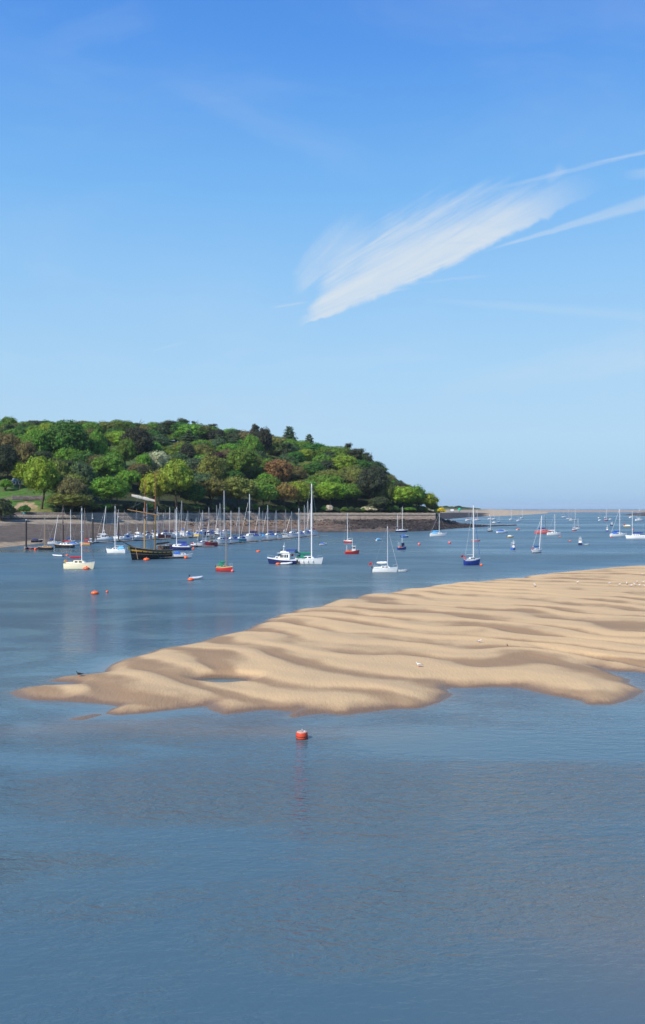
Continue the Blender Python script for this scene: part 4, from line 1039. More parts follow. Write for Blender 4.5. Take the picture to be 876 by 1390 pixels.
def inflatable(px, py, w, yaw, label, c='lightgrey', motor=True):
    root, L_, s = place('inflatable_dinghy', px, py, w, yaw, label, 'dinghy', .45, minL=2.2)
    B = L_ * .42; m = MB(); r = .2
    pts = [(-L_ / 2, -B / 2, .22), (-L_ * .1, -B / 2, .24), (L_ * .2, -B * .47, .28), (L_ * .4, -B * .28, .36), (L_ * .5, 0, .42), (L_ * .4, B * .28, .36), (L_ * .2, B * .47, .28), (-L_ * .1, B / 2, .24), (-L_ / 2, B / 2, .22)]
    m.path(pts, r, 8)
    for p in pts: m.ball(p, r, 8, 6)
    m.build('tube', P(c), root, smooth=True)
    m = MB(); m.box((-L_ * .08, 0, .12), (L_ * .75, B * .8, .1)); m.build('floor', P('grey'), root)
    m = MB(); m.box((-L_ * .44, 0, .28), (.07, B * .8, .42)); m.build('transom', P('charcoal'), root)
    m = MB(); m.box((-L_ * .05, 0, .4), (.28, B * .85, .05)); m.build('thwart', P('tan'), root)
    if motor: outboard(root, -L_ * .46, .45)
    return root
def buoy(px, py, wpx, c, label, shape='oval', D=None):
    s = sc(py); X, Y = at(px, py); r = max(wpx / s / 2, .14)
    root = empty('mooring_buoy', (X, Y + r, 0)); tag(root, label, 'buoy')
    if shape == 'oval':
        m = MB(); m.ball((0, 0, r * .28), (r, r * .8, r * .52), 14, 9); m.build('float', P(c), root, smooth=True)
        m = MB(); m.torus((0, 0, r * .88), r * .16, r * .05, 'x', 10, 5); m.build('lifting_eye', M_wire(), root)
    elif shape == 'ball':
        m = MB(); m.ball((0, 0, r * .6), r, 14, 9); m.build('float', P(c), root, smooth=True)
        m = MB(); m.tube((0, 0, r * 1.5), (0, 0, r * 1.75), r * .15, r * .15, 6); m.torus((0, 0, r * 1.85), r * .16, r * .05, 'x', 10, 5); m.build('lifting_eye', M_wire(), root)
    return root

# --- individually moored boats
yacht(105, 773, 43, -10, 690, 'cream', 'cream yacht with maroon sail cover, nearest boat at the left', boot='cream', cover='maroon', jib='maroon', cab='cream', extras=('rings', 'motor'), mastpos=.1, spr=1, fbk=1.15)
yacht(157, 751, 29, 168, 687, 'white', 'white yacht with bright blue cockpit cover left of the tall ship', boot='white', cover=None, canopy='skyblue', extras=())
yacht(246, 758, 27, 8, None, 'lightgrey', 'grey white day boat under bright blue cover on the end of the pontoon', cover=None, canopy='blue', cab='white', extras=('motor',))
yacht(241.5, 747, 35, 172, 689, 'navy', 'navy hulled sailing boat with white deck behind the pontoon end', boot='navy', stripe='white', cover='royal', extras=('flag',), canopy='royal')
yacht(304, 776, 24, -20, 709, 'red', 'short red boat with green sail cover and tan mast', boot='darkred', stripe='yellow', cover='green', canopy='green', mastc='tan', cab='tan', extras=('motor',), mastpos=.12, fbk=1.2)
inflatable(266, 786.5, 16, 10, 'small grey inflatable dinghy on an orange buoy below the red boat')
cruiser(384, 766, 42, 168, 'navy', 'navy and white motor cruiser with radar mast beside the white ketch', canopy='royal', wins=4, rings=True, cab='white', topk=1.05)
yacht(418, 766, 40, -12, 657, 'white', 'large white ketch with the tallest mast and green sail covers', boot='white', cover='green', canopy='green', jib='green', spr=2, mizzen=690, extras=('fenders', 'flag'), mastpos=.14, fbk=1.1)
inflatable(389, 766.5, 15, 5, 'white tender tied between the navy cruiser and the ketch', 'white')
covered(439, 740, 11, 20, 'white', 'blue', 'little white boat under blue canopy right of the ketch')
workboat(478, 752, 20, 10, 'red', 'red fishing boat with white wheelhouse, brightest red hull in mid channel', boot='red', stripe='orange')
yacht(473, 737, 13, 150, 697, 'red', 'small white and red sailing boat behind the red fishing boat', boot='darkred', stripe='white', cover=None, lod=1)
yacht(523, 777.5, 33, -8, 715, 'white', 'slender white yacht with white sail cover, nearest in mid channel', boot='lightgrey', cover='white', jib='white', extras=('flag', 'motor'), mastpos=.12)
rowboat(547.5, 776, 13, 5, 'white', 'white tender tied ahead of the slender white yacht')
covered(514.5, 734, 10, 40, 'white', 'skyblue', 'tiny white boat with orange figurehead cover left of the two masted boat', boot='blue')
workboat(546, 746, 14, 25, 'royal', 'dark blue work boat with high dark wheelhouse', cabc='navy', name='work_boat', cat='work boat')
yacht(545.5, 722.5, 17, 12, 688, 'navy', 'two masted navy boat lying off the rocks', boot='navy', stripe='white', cover='navy', mizzen=697, spr=2, lod=1)
covered(549.5, 729.5, 11, 10, 'blue', 'blue', 'bright blue covered boat just below the two masted boat')
yacht(595.5, 728, 23, 10, 697, 'white', 'white yacht with pale blue deck cover off the rocky point', boot='white', cover='skyblue', canopy='skyblue', lod=1)
yacht(642, 767.5, 25, 22, 686, 'royal', 'blue hulled yacht with white deck and blue furled headsail', boot='royal', stripe='white', cover=None, jib='blue', extras=('ring', 'flag'), fbk=1.6, mastpos=.1)
rowboat(646, 734.5, 12, -10, 'pink', 'faded red open boat above the blue hulled yacht', inside='brown')
yacht(666, 721.5, 7.5, 15, 701, 'black', 'small black hulled sailing boat near the spit', boot='black', stripe='white', cover='white', lod=1)
covered(683, 723.5, 17, 15, 'white', 'blue', 'white speedboat with blue cover near the spit', motor=False)
covered(693.5, 729.5, 9, 10, 'yellow', 'white', 'small boat with mustard yellow hull and white cover')
workboat(698.5, 746, 11, 60, 'blue', 'small blue and white cabin boat left of the leaning mast', name='cabin_boat', cat='motor boat', clutter=False, mh=1)
covered(704.5, 719.5, 7.5, 40, 'white', 'orange', 'small white boat with orange cover')
yacht(729.5, 750.5, 15, 15, 700, 'lightgrey', 'grey hulled sailing boat with leaning mast and blue cover', boot='navy', cover='blue', lean=.8, extras=('ring',), fbk=1.25, mastpos=.3)
yacht(740, 724.5, 25, 6, 698, 'pink', 'long low red yacht with blue sail cover', boot='pink', cover='royal', cab='pink', deck='pink', mastc='charcoal', lod=1)
yacht(753, 726.5, 19, 8, 698, 'white', 'white yacht overlapping the long red yacht', boot='white', cover='white', lod=1)
workboat(790, 740, 10, 75, 'navy', 'boxy white cabin boat with dark hull', name='cabin_boat', cat='motor boat', clutter=False, mh=.8)
rowboat(797.5, 739.7, 4, 10, 'white', 'tiny white tender beside the boxy cabin boat')
yacht(841.5, 728.5, 24, 10, 691, 'white', 'white yacht with tall white mast and blue cover at the right', boot='white', cover='blue', canopy='blue', lod=1)
yacht(866, 731.5, 27, 170, 694, 'white', 'white yacht with navy sail cover at the right edge', boot='lightgrey', cover='royal', lod=1, mastpos=.2)
covered(852.5, 715, 9.5, 160, 'yellow', 'white', 'yellow hulled small boat near the right edge')
workboat(832, 713.5, 7, 50, 'navy', 'small navy boat with white cabin at the right', name='cabin_boat', cat='motor boat', clutter=False, mh=.6)
workboat(826, 721.5, 6.5, 70, 'royal', 'tiny blue boat with upright white cabin', name='cabin_boat', cat='motor boat', clutter=False, mh=1.5)
# far boats (column, row, width, mast row, hull, cover, label)
for (px, py, w_, top, hc, cv, lb) in [
    (637, 707, 10, 694, 'white', 'red', 'white and dark red boat in the far bay, leftmost'), (648, 707, 12, 692, 'white', 'orange', 'white boat with orange cover in the far bay'),
    (666, 705, 7, 697, 'white', None, 'white boat off the dunes, left of a pair'), (671.5, 705.3, 7, 694, 'white', None, 'white boat off the dunes, right of a pair'),
    (671.5, 710, 6, None, 'cream', 'white', 'cream covered boat below the pair off the dunes'), (678, 709.2, 5, 699, 'blue', 'blue', 'little blue boat below the pair off the dunes'),
    (694.5, 706, 6, 691, 'white', 'white', 'white yacht alone off the dunes'), (705, 707.5, 7, 690, 'white', 'white', 'white yacht with dark mast off the dunes'), (709.5, 703.6, 6, 689, 'white', 'blue', 'distant yacht behind the one with the dark mast'),
    (766, 702.3, 6, 691, 'white', 'navy', 'far white boat at the left end of the distant cluster'), (772.5, 704.6, 6, 688, 'white', 'royal', 'far boat with dark tall mast in the distant cluster'),
    (776.5, 706.8, 7, 692, 'lightgrey', 'white', 'far grey boat in the middle of the distant cluster'), (781.5, 706.6, 6, 690, 'cream', None, 'far cream boat at the right of the distant cluster'),
    (780.5, 720.5, 7, 706, 'pink', 'white', 'faded red boat with white cover right of centre channel'), (785, 718.2, 6.5, 703, 'white', 'darkred', 'white and dark red boat behind the faded red one'),
    (815, 703.4, 6, 691, 'white', 'navy', 'distant boat with navy cover at the right, upper'), (815.5, 706.8, 5.5, None, 'white', 'white', 'distant white covered boat at the right, lower'),
    (823, 703, 5, 692, 'white', 'white', 'distant white yacht between the navy covered and red boats'), (824, 706.8, 7, 690, 'red', 'red', 'distant red boat at the right'),
    (829.5, 705.5, 5, None, 'white', 'white', 'distant white launch beside the red boat'), (858, 703, 7, None, 'cream', 'white', 'distant cream motor boat in front of the rocky shore'),
    (869.5, 707, 13, 690, 'white', 'white', 'distant white motor yacht at the right edge')]:
    if top: yacht(px, py, w_, random.uniform(5, 35), top, hc, lb, cover=cv, lod=1, boot='navy', mastc=random.choice(['white', 'grey', 'alu']))
    else: covered(px, py, w_, random.uniform(5, 40), hc, cv or 'white', lb, motor=False)

# --- marina: back row (columns 130-300)
cruiser(141, 733.5, 21, 20, 'white', 'white motor cruiser with three dark windows in the back row', band='white', wins=3)
yacht(137, 731, 14, 30, 687, 'white', 'white yacht with leaning white mast behind the three window cruiser', cover='white', lean=1.6, lod=1)
yacht(159, 732, 16, 150, 692, 'white', 'white yacht with navy sail cover beside a timber pile', cover='royal', lod=1, mastpos=.15, lean=-1)
cruiser(185, 731, 20, 160, 'white', 'white motor cruiser lying behind the tall ship foremast', wins=3, band='lightgrey')
cruiser(206, 730, 15, 155, 'white', 'white and blue motor boat behind the tall ship mainmast', fly=False, canopy='royal', wins=3)
BACK = [(173, 730.5, 9, 700, 'white', 'white', 'mid row white yacht just left of the tall ship foremast'), (195, 729.5, 10, 690, 'white', 'white', 'white yacht with grey mast between the tall ship masts'),
    (199, 731, 9, 684, 'lightgrey', 'royal', 'yacht with thin grey mast close behind the mainmast'), (213, 729.5, 9, 688, 'white', 'blue', 'white yacht with blue cover right of the mainmast'),
    (221, 731, 13, 697, 'darkred', 'royal', 'dark red hulled boat in the back row'), (230, 729, 10, 689, 'white', 'navy', 'white yacht with navy cover next to the dark red one'),
    (237.5, 728.5, 11, 691, 'white', 'royal', 'white yacht with blue wrapped mast in the back row'), (246, 728, 13, 680, 'white', 'blue', 'back row yacht with the thickest tall mast'),
    (255, 727.5, 11, 694, 'white', 'white', 'plain white yacht in the back row, left of the yellow one'), (266, 728.5, 10, 703, 'yellow', 'grey', 'back row boat with mustard yellow hull'),
    (275, 726, 12, 693, 'white', 'royal', 'white back row yacht just right of the yellow one'), (284, 726, 11, 689, 'navy', 'white', 'navy and white back row yacht'),
    (294, 725.5, 10, 686, 'white', 'white', 'white back row yacht before the tall twin masts'), (305, 725.5, 12, 666, 'white', 'red', 'back row yacht with the second tallest mast and red dodger')]
for (px, py, w_, top, hc, cv, lb) in BACK:
    yacht(px, py + .8, w_ * 1.4, random.choice([-1, 1]) * random.uniform(45, 62) + 180, top, hc, lb, cover=cv, lod=1, fbk=1.6, boot=random.choice(['navy', 'darkred', 'white']), mastc=random.choice(['white', 'alu', 'lightgrey', 'grey']), stripe=random.choice([None, 'royal', None]),
          jib='royal' if 'wrapped' in lb else random.choice([None, 'white', None, 'royal']), canopy=random.choice([None, 'royal', 'grey', None]), lean=random.uniform(-.3, .3), mr=.15 if 'thickest' in lb else None)
FRONT = [(264, 742, 13, None, 'navy', 'white', 'navy small boat with white cover at the near end of the front row'), (275, 741, 13, 696, 'white', 'white', 'white small yacht second in the front row'),
    (286, 741, 13, 699, 'maroon', 'tan', 'dark red boat with wooden deck in the front row'), (299.5, 738.5, 17, 684, 'white', 'white', 'white cabin yacht right of the dark red boat'),
    (314, 737, 14, 694, 'white', 'grey', 'white yacht with grey cover in the front row'), (325.5, 736, 13, 689, 'teal', 'royal', 'teal hulled boat in the front row'),
    (339.5, 734.5, 21, 671, 'white', 'royal', 'big white yacht with tall mast right of the teal boat'), (352.5, 733, 13, 689, 'white', 'skyblue', 'white yacht with light blue cover in the front row'),
    (364.5, 732, 15, 686, 'white', 'blue', 'white yacht with bright blue cockpit tent in the front row'), (375.5, 731, 12, 693, 'white', 'navy', 'white yacht with navy cover left of the cabin cruiser'),
    (397, 729.5, 16, 695, 'white', 'white', 'white yacht with grey mast behind the navy cruiser'), (406, 728.5, 12, 697, 'lightgrey', 'white', 'pale grey yacht behind the ketch mizzen mast'),
    (414.5, 727.5, 13, 686, 'white', 'white', 'white yacht seen between the two ketch masts'), (423, 727, 14, 684, 'white', 'red', 'white yacht with red cover behind the ketch main mast'), (419, 726, 9, 680, 'white', None, 'far yacht with slim mast close behind the ketch')]
for (px, py, w_, top, hc, cv, lb) in FRONT:
    if top is None: covered(px, py, w_, 20, hc, cv, lb); continue
    yacht(px, py + 1.2, w_ * 1.4, 180 + random.uniform(35, 58), top, hc, lb, cover=cv, lod=1, fbk=1.6, boot=random.choice(['navy', 'darkred', 'white', 'black']) if hc == 'white' else hc, mastc='tan' if hc == 'maroon' else random.choice(['white', 'alu', 'lightgrey']),
          canopy=cv if 'blue' in lb or 'teal' in lb else random.choice([None, 'grey', 'royal', None]), jib=random.choice([None, 'white', 'white']), lean=random.uniform(-.2, .2), cab='tan' if hc == 'maroon' else 'white', stripe=random.choice([None, 'royal', 'grey']) if hc == 'white' else None)
cruiser(385, 731, 18, 200, 'white', 'white cabin cruiser with short mast and crossbar in the front row', fly=False, wins=3)
rd_ = random.Random(12)
for i in range(20):
    t = (i + rd_.uniform(.1, .9)) / 20
    if i % 2: px, py = 258 + 170 * t, 741.5 - 15 * t
    else: px, py = 165 + 145 * t, 732.5 - 6 * t
    yacht(px, py + .5, rd_.uniform(11, 16), 180 + rd_.uniform(40, 62), rd_.uniform(690, 704), rd_.choice(['white', 'white', 'lightgrey', 'navy', 'cream']), 'small yacht squeezed in between the larger ones along the marina walkways',
          cover=rd_.choice(['blue', 'royal', 'white', 'grey', 'navy']), lod=1, mastc=rd_.choice(['grey', 'alu', 'lightgrey', 'charcoal']), canopy=rd_.choice([None, 'royal', 'blue']), lean=rd_.uniform(-.3, .3), group='small yachts squeezed along the marina walkways', mr=.045)
# left group by the beach
yacht(61, 746.5, 21, 172, 698, 'black', 'black hulled boat with bare tan mast at the far left', boot='black', stripe='tan', cover=None, mastc='tan', cab='tan', deck='tan', lod=1)
yacht(86, 744, 28, 172, 687, 'black', 'long black boat with two tone heavy mast right of the bare tan mast', boot='black', stripe='tan', cover='maroon', mastc='brown', cab='white', lod=1, mr=.17)
yacht(72, 739.5, 18, 20, 699, 'white', 'white boat with royal blue sail cover behind the black hulls', cover='royal', lod=1, lean=1.5, mastpos=.0)
yacht(94, 737, 13, 20, 692, 'white', 'white yacht with blue cover and pale mast behind the long black boat', cover='blue', lod=1)
covered(100.5, 740.5, 15, 15, 'lightgrey', 'blue', 'grey boat with bulging bright blue cover')
yacht(115, 740, 16, 165, 691, 'ochre', 'tan wooden boat with reddish mast next to the blue covered boat', boot='brown', stripe='green', cover='red', jib='red', mastc='wood', cab='red', lod=1)
yacht(124, 737.5, 10, 20, 697, 'white', 'small white yacht beside the second timber pile', cover='white', lod=1)
rowboat(42, 745.5, 20, 176, 'darkred', 'dark red workboat with orange gear by the left timber pile', motor=False)
inflatable(78, 755.5, 14, 176, 'pale grey inflatable dinghy above the cream yacht')
for (px, py, w_, hc, cv, lb) in [(6, 737, 17, 'white', 'lightgrey', 'white boat lying on the sand at the left edge'), (21, 736, 10, 'cream', 'white', 'cream boat lying on the sand'),
    (31, 736.5, 12, 'royal', 'royal', 'boat on the sand under a dark blue cover'), (50, 736.5, 15, 'black', 'navy', 'long dark covered boat on the sand with orange end')]:
    X, Y = at(px, py); z = max(0, hill_z(px, Y) + .1); Y2 = Y
    for _ in range(6): z = hill_z((X / Y2) * F + 438, Y2); Y2 = F * (H - z) / (py - HY)
    o_ = covered(px, py, w_, random.choice([5, 172]), hc, cv, lb, beached=max(z, 0) + .2, motor=False, cuddy=False)
    o_.location = ((px - 438) * Y2 / F, Y2, max(z, 0) + .25); o_.scale = (Y2 / Y,) * 3

# --- tall ship
def tall_ship():
    py = 760.0; s = sc(py); X, Y = at(201, py); root = empty('tall_ship', (X, Y + 3.5, 0), R(228))
    tag(root, 'black and yellow wooden tall ship with two orange brown masts and a furled white sail', 'tall ship')
    L_ = 11.6; B = 3.9; fb = 2.05
    rings, sh = hull_shape(L_, B, fb, .78, 1.04, .40, 15)
    n = len(rings[0]); m = MB(); m.v = [p for r in rings for p in r]
    for i in range(len(rings) - 1):
        for k in range(n - 1):
            kk = min(k, n - 2 - k); m.f.append((i * n + k, (i + 1) * n + k, (i + 1) * n + k + 1, i * n + k + 1)); m.mi.append(0)
    m.f.append(tuple(range(n))); m.mi.append(0)
    m.build('hull', [P('black'), paint('hull_band_ochre', (.62, .33, .03), .5)], root, smooth=True)
    m = MB(); m.loft([[(x, -w * .97, z - .45), (x, 0, z - .38), (x, w * .97, z - .45)] for x, w, z in sh], cap=False); m.build('deck', P('wood'), root)
    m = MB()
    for sg in (-1, 1): m.path([(x, sg * w, z + .04) for x, w, z in sh], .07, 5); m.path([(x, sg * (w * .99 + .02), z * .5) for x, w, z in sh], .05, 4)
    m.build('bulwark_rail', P('tan'), root)
    m = MB()
    for sg in (-1, 1): m.loft([[(x, sg * (w * 1.035 + .03), z * .70), (x, sg * (w * 1.035 + .03), z * .82), (x, sg * (w * 1.0 - .03), z * .82), (x, sg * (w * 1.0 - .03), z * .70)] for x, w, z in sh], closed=True)
    m.build('wale', paint('wale_ochre', (.62, .33, .03), .5), root)
    m = MB(); 
    for i in range(7):
        for sg in (-1, 1):
            x = -L_ * .42 + i * L_ * .12; w, z = shat(sh, x); m.box((x, sg * (w * 1.03 + .02), z * .72), (.42, .08, .34))
    m.build('gun_port', P('black'), root)
    m = MB(); m.box((-L_ * .36, 0, fb + .55), (L_ * .2, B * .62, 1.3), taper=.92); cb = m.build('deck_house', P('brown'), root)
    m = MB(); m.box((-L_ * .36, 0, fb + 1.25), (L_ * .22, B * .68, .1)); m.build('roof', P('tan'), cb)
    for sg in (-1, 1):
        for k in (-1, 0, 1): g = MB(); g.box((-L_ * .36 + k * .75, sg * B * .30, fb + .7), (.42, .08, .42)); g.build('window', M_glass(), cb)
    m = MB(); m.box((0, 0, fb + .05), (1.8, 1.3, .6)); m.box((L_ * .2, 0, fb + .1), (1.0, 1.0, .5)); m.build('hatch', P('wood'), root)
    rd = random.Random(3); m = MB()
    for i in range(16): m.box((rd.uniform(-L_ * .25, L_ * .3), rd.uniform(-1.2, 1.2), fb + .15), (rd.uniform(.3, .8), rd.uniform(.3, .6), rd.uniform(.4, .9)), rz=rd.uniform(0, 3))
    m.build('deck_gear', paint('old_timber', (.16, .11, .075), .8), root)
    bow = (sh[-1][0], 0, sh[-1][2]); tip = (bow[0] + 3.4, 0, bow[2] + 1.9)
    m = MB(); m.tube((bow[0] - 1.5, 0, bow[2] - .3), tip, .17, .09, 8); m.build('bowsprit', P('wood', 'spar'), root, smooth=True)
    m = MB(); m.ball((bow[0] + .25, 0, bow[2] - .25), (.35, .22, .45), 10, 7); m.build('figurehead', P('yellow'), root, smooth=True)
    lo = paint('mast_yellow_pine', (.60, .33, .07), .45); hi = paint('mast_orange_varnish', (.42, .12, .03), .4); wh = P('white', 'spar')
    def s_mast(x, ztop, seed):
        zsp = ztop * .56; m = MB(); m.tube((x, 0, .8), (x - .1, 0, zsp), .17, .14, 10); mo = m.build('mast', lo, root, smooth=True)
        m = MB(); m.tube((x - .05, 0, zsp - .6), (x - .25, 0, ztop), .13, .07, 8); m.build('topmast', hi, root, smooth=True)
        m = MB(); m.box((x - .1, 0, zsp - .3), (.7, 1.1, .12)); m.tube((x - .1, 0, zsp - .9), (x - .1, 0, zsp - .4), .2, .2, 8); m.build('crosstrees', P('charcoal'), mo)
        r = MB()
        for sg in (-1, 1):
            base = []
            for dx in (-1.1, -.55, 0.):
                w, z = shat(sh, x + dx); base.append(Vector((x + dx, sg * w, z))); r.tube(base[-1], (x - .1, sg * .45, zsp - .3), .03, .02, 3)
            tp = Vector((x - .1, sg * .45, zsp - .3))
            for q in range(1, 15): r.tube(base[0].lerp(tp, q / 16), base[-1].lerp(tp, q / 16), .014, .014, 3)
            r.tube(tp, (x - .22, 0, ztop * .93), .02, .02, 3)
        r.build('shrouds', P('charcoal', 'spar'), root)
        return zsp
    fmx, mmx = L_ * .17, -L_ * .12
    # masts set from the photograph rows
    ztf = (762 - 656) / s * 1.02; ztm = (762 - 649) / s * 1.06
    s_mast(fmx, ztf, 1); s_mast(mmx, ztm, 2)
    # yards on the foremast, lying roughly across the view
    a = R(-228) + R(14)
    def yard(xc, z, half, tilt, r, name, mat, dz=0.):
        d = Vector((math.cos(a + .0) * half, math.sin(a + .0) * half, -math.sin(tilt) * half)); c = Vector((xc + .35, 0, z))
        m = MB(); m.tube(c - d, c, r * .6, r, 8); m.tube(c, c + d, r, r * .6, 8); return m.build(name, mat, root, smooth=True), c, d
    yard(fmx, (760 - 697) / s * 1.02, 4.0, R(11), .13, 'yard', paint('yard_varnish', (.50, .25, .08), .5))
    yo, c, d = yard(fmx, (760 - 677) / s * 1.03, 2.9, R(14), .10, 'yard', P('tan', 'spar'))
    m = MB(); rings = []; rd = random.Random(5)
    for i in range(15):
        t = i / 14; p = c - d * 1.0 + d * 2.0 * t - Vector((0, 0, .22)); rr = .36 * (.55 + .6 * math.sin(math.pi * (.1 + .8 * t))) * rd.uniform(.8, 1.15)
        rings.append([(p.x + rr * .6 * math.cos(q) * math.sin(-a), p.y + rr * .6 * math.cos(q) * math.cos(a), p.z + rr * math.sin(q) - .08) for q in [2 * math.pi * k / 8 for k in range(8)]])
    m.loft(rings, closed=True); m.build('furled_sail', paint('sailcloth', (.68, .62, .50), .9, 0, .5, 2), root, smooth=True)
    r = MB(); tips = (fmx - .2, 0, ztf * .96); tipm = (mmx - .2, 0, ztm * .95)
    r.tube(tips, tip, .034, .034, 3); r.tube((fmx, 0, ztf * .55), (bow[0], 0, bow[2]), .025, .025, 3); r.tube(tipm, (fmx, 0, ztf * .55), .034, .034, 3); r.tube(tipm, (-L_ / 2, 0, fb + .3), .034, .034, 3); r.tube((mmx, 0, ztm * .55), (-L_ / 2, 0, fb + .3), .02, .02, 3)
    c2 = Vector((fmx + .35, 0, (760 - 697) / s * 1.02)); d2 = Vector((math.cos(a) * 4, math.sin(a) * 4, -math.sin(R(11)) * 4))
    for q in (-1, 1): r.tube(c2 + d2 * q, (fmx - .1, 0, ztf * .74), .034, .034, 3)
    r.build('stays', P('charcoal', 'spar'), root)
    m = MB(); m.tube((mmx - .3, 0, 3.6), (mmx - 5.0, 0, 4.0), .11, .08, 7); m.build('boom', P('tan', 'spar'), root); sausage('sail_cover', root, (mmx - .5, 0, 3.85), (mmx - 4.6, 0, 4.15), .2, 'brown')
    flag(root, -L_ * .49, fb + .4, 'red', .9)
    m = MB(); m.tube((bow[0] - 1.2, .9, bow[2] - .4), (bow[0] - .6, 2.6, .3), .05, .05, 6); m.build('gangplank', P('tan'), root)
tall_ship()

# --- pontoons
def M_deckboards():
    m, nt, b = nodes_of('pontoon_boards'); tc = N(nt, 'ShaderNodeTexCoord').outputs['Object']
    wv = N(nt, 'ShaderNodeTexWave', bands_direction='X'); wv.inputs['Scale'].default_value = 2.2; L(nt, tc, wv.inputs[0])
    n1 = noise_n(nt, tc, 1.2, 4, .6); c = mixc(nt, ramp(nt, n1, .35, .65), (.30, .27, .23), (.20, .18, .155)); c = mixc(nt, ramp(nt, wv.outputs[1], 0, .12, .6, 0), c, (.03, .03, .03))
    L(nt, c, b.inputs['Base Color']); b.inputs['Roughness'].default_value = .85; return m
MDB = M_deckboards()
def pontoon(pa, pb, width, label, posts=2, fingers=0):
    a = Vector((*at(*pa), 0)); b = Vector((*at(*pb), 0)); d = b - a; Ln = d.length; root = empty('pontoon', a, math.atan2(d.y, d.x)); tag(root, label, 'pontoon')
    m = MB(); m.box((Ln / 2, 0, .42), (Ln, width, .14)); 
    for i in range(fingers): m.box((Ln * (i + .5) / fingers, -width / 2 - 3, .40), (.9, 6, .12))
    m.build('walkway', MDB, root)
    m = MB(); k = max(2, int(Ln / 5))
    for i in range(k): m.box((Ln * (i + .5) / k, 0, .12), (Ln / k * .7, width * .9, .44))
    m.build('float', P('charcoal'), root)
    for i in range(posts):
        m = MB(); x = Ln * (i + .5) / posts; m.tube((x, width * .4, .4), (x, width * .4, 1.5), .07, .07, 6); m.box((x, width * .4, 1.55), (.22, .22, .22)); m.build('service_post', P('white'), root)
pontoon((190, 759.5), (256, 757.5), 1.5, 'dark floating pontoon alongside the tall ship', 1)
pontoon((255, 743.5), (432, 727.5), 1.8, 'long floating walkway under the front row of yachts', 12, 11)
pontoon((118, 738), (310, 727), 1.8, 'long floating walkway under the back row of yachts', 9, 8)
# --- timber piles
for (px, py, top, r, lb) in [(35.5, 745.5, 706, .30, 'dark timber pile at the far left standing above the dark red workboat'), (126, 738.5, 704, .28, 'dark timber pile second from the left'), (161, 735, 702, .28, 'dark timber pile next to the navy covered white yacht'),
                             (221.5, 731, 700, .24, 'dark timber pile in the back row behind the dark red hull'), (86, 739, 712, .22, 'brown timber pile behind the long black boat')]:
    s = sc(py); X, Y = at(px, py); root = empty('mooring_pile', (X, Y, 0)); tag(root, lb, 'mooring pile')
    m = MB(); h = (py - top) / s; m.tube((0, 0, -1), (0, 0, h), r, r * .92, 10); m.build('post', M_pile(), root, smooth=True)
    m = MB(); m.tube((0, 0, h), (0, 0, h + .25), r * 1.1, .05, 10); m.build('cap', P('lightgrey'), root)
    m = MB(); m.torus((0, 0, .6), r * 1.5, .09, 'z', 12, 5); m.build('guide_ring', M_wire(), root)
# teal topmark on the wall behind the far left pile
X, Y = (35.5 - 438) * 399 / F, 399.; root = empty('beacon', (X, Y - 3, 7.5)); tag(root, 'small teal topmark on a thin pole in front of the left wall', 'beacon')
m = MB(); m.tube((0, 0, 0), (0, 0, 3.2), .08, .06, 6); m.build('pole', M_wire(), root); m = MB(); m.tube((0, 0, 2.9), (0, 0, 3.9), .55, .1, 10); m.build('topmark', P('teal'), root)
# beacon and board on the rocky point
D = 860.; X = (624 - 438) * D / F; root = empty('beacon', (X, D, 8)); tag(root, 'green navigation beacon on the stony point beyond the wood', 'beacon')
m = MB(); m.tube((0, 0, -4), (0, 0, 3.2), .16, .12, 8); m.build('pole', P('charcoal'), root); m = MB(); m.tube((0, 0, 3.0), (0, 0, 4.2), 1.5, 1.6, 12); m.tube((0, 0, 4.2), (0, 0, 5.4), 1.6, .25, 12); m.build('topmark', paint('beacon_green', (.02, .45, .25), .5), root, smooth=True)
D = 900.; X = (614 - 438) * D / F; root = empty('notice_board', (X, D, 8.2)); tag(root, 'white board on dark legs left of the green beacon', 'sign')
m = MB(); 
for sg in (-1, 1): m.tube((sg * 1.3, 0, -4), (sg * 1.3, 0, 4), .14, .14, 6)
m.build('legs', P('charcoal'), root); m = MB(); m.box((0, -.2, 3.0), (3.4, .12, 2.0)); m.build('panel', P('white'), root)

# --- buoys
buoy(127.5, 807, 11, 'orange', 'large orange mooring buoy on open water at the left'); buoy(145, 804.5, 3.5, 'orange', 'small orange buoy right of the large left one', 'ball')
buoy(116, 773.2, 9, 'orange', 'orange buoy under the bow of the cream yacht'); buoy(90.5, 754.8, 5, 'orange', 'red orange buoy beside the pale grey inflatable')
buoy(198, 761, 9, 'orange', 'orange buoy under the tall ship at the pontoon'); buoy(252, 758.5, 5, 'orange', 'orange buoy at the right end of the dark pontoon', 'ball')
buoy(258.5, 788.2, 9, 'orange', 'orange buoy left of the small grey inflatable'); buoy(315.5, 776.5, 4.5, 'pink', 'pink buoy at the bow of the short red boat', 'ball')
buoy(350.5, 749.5, 6, 'orange', 'orange buoy alone left of the navy cruiser'); buoy(262.5, 745.5, 3.2, 'orange', 'tiny orange buoy near the navy small boat', 'ball')
buoy(377.5, 766.8, 7, 'orange', 'orange buoy under the navy cruiser bow'); buoy(569.5, 740, 4, 'pink', 'pink buoy left of a pair in mid channel', 'ball'); buoy(611, 738, 4.2, 'pink', 'pink buoy right of a pair in mid channel', 'ball')
buoy(654, 768, 3.6, 'orange', 'orange buoy at the bow of the blue hulled yacht', 'ball'); buoy(774.5, 735, 2.4, 'orange', 'orange buoy left of the boxy cabin boat', 'ball'); buoy(761, 729, 2.2, 'orange', 'red buoy below the white yacht of the overlapping pair', 'ball')
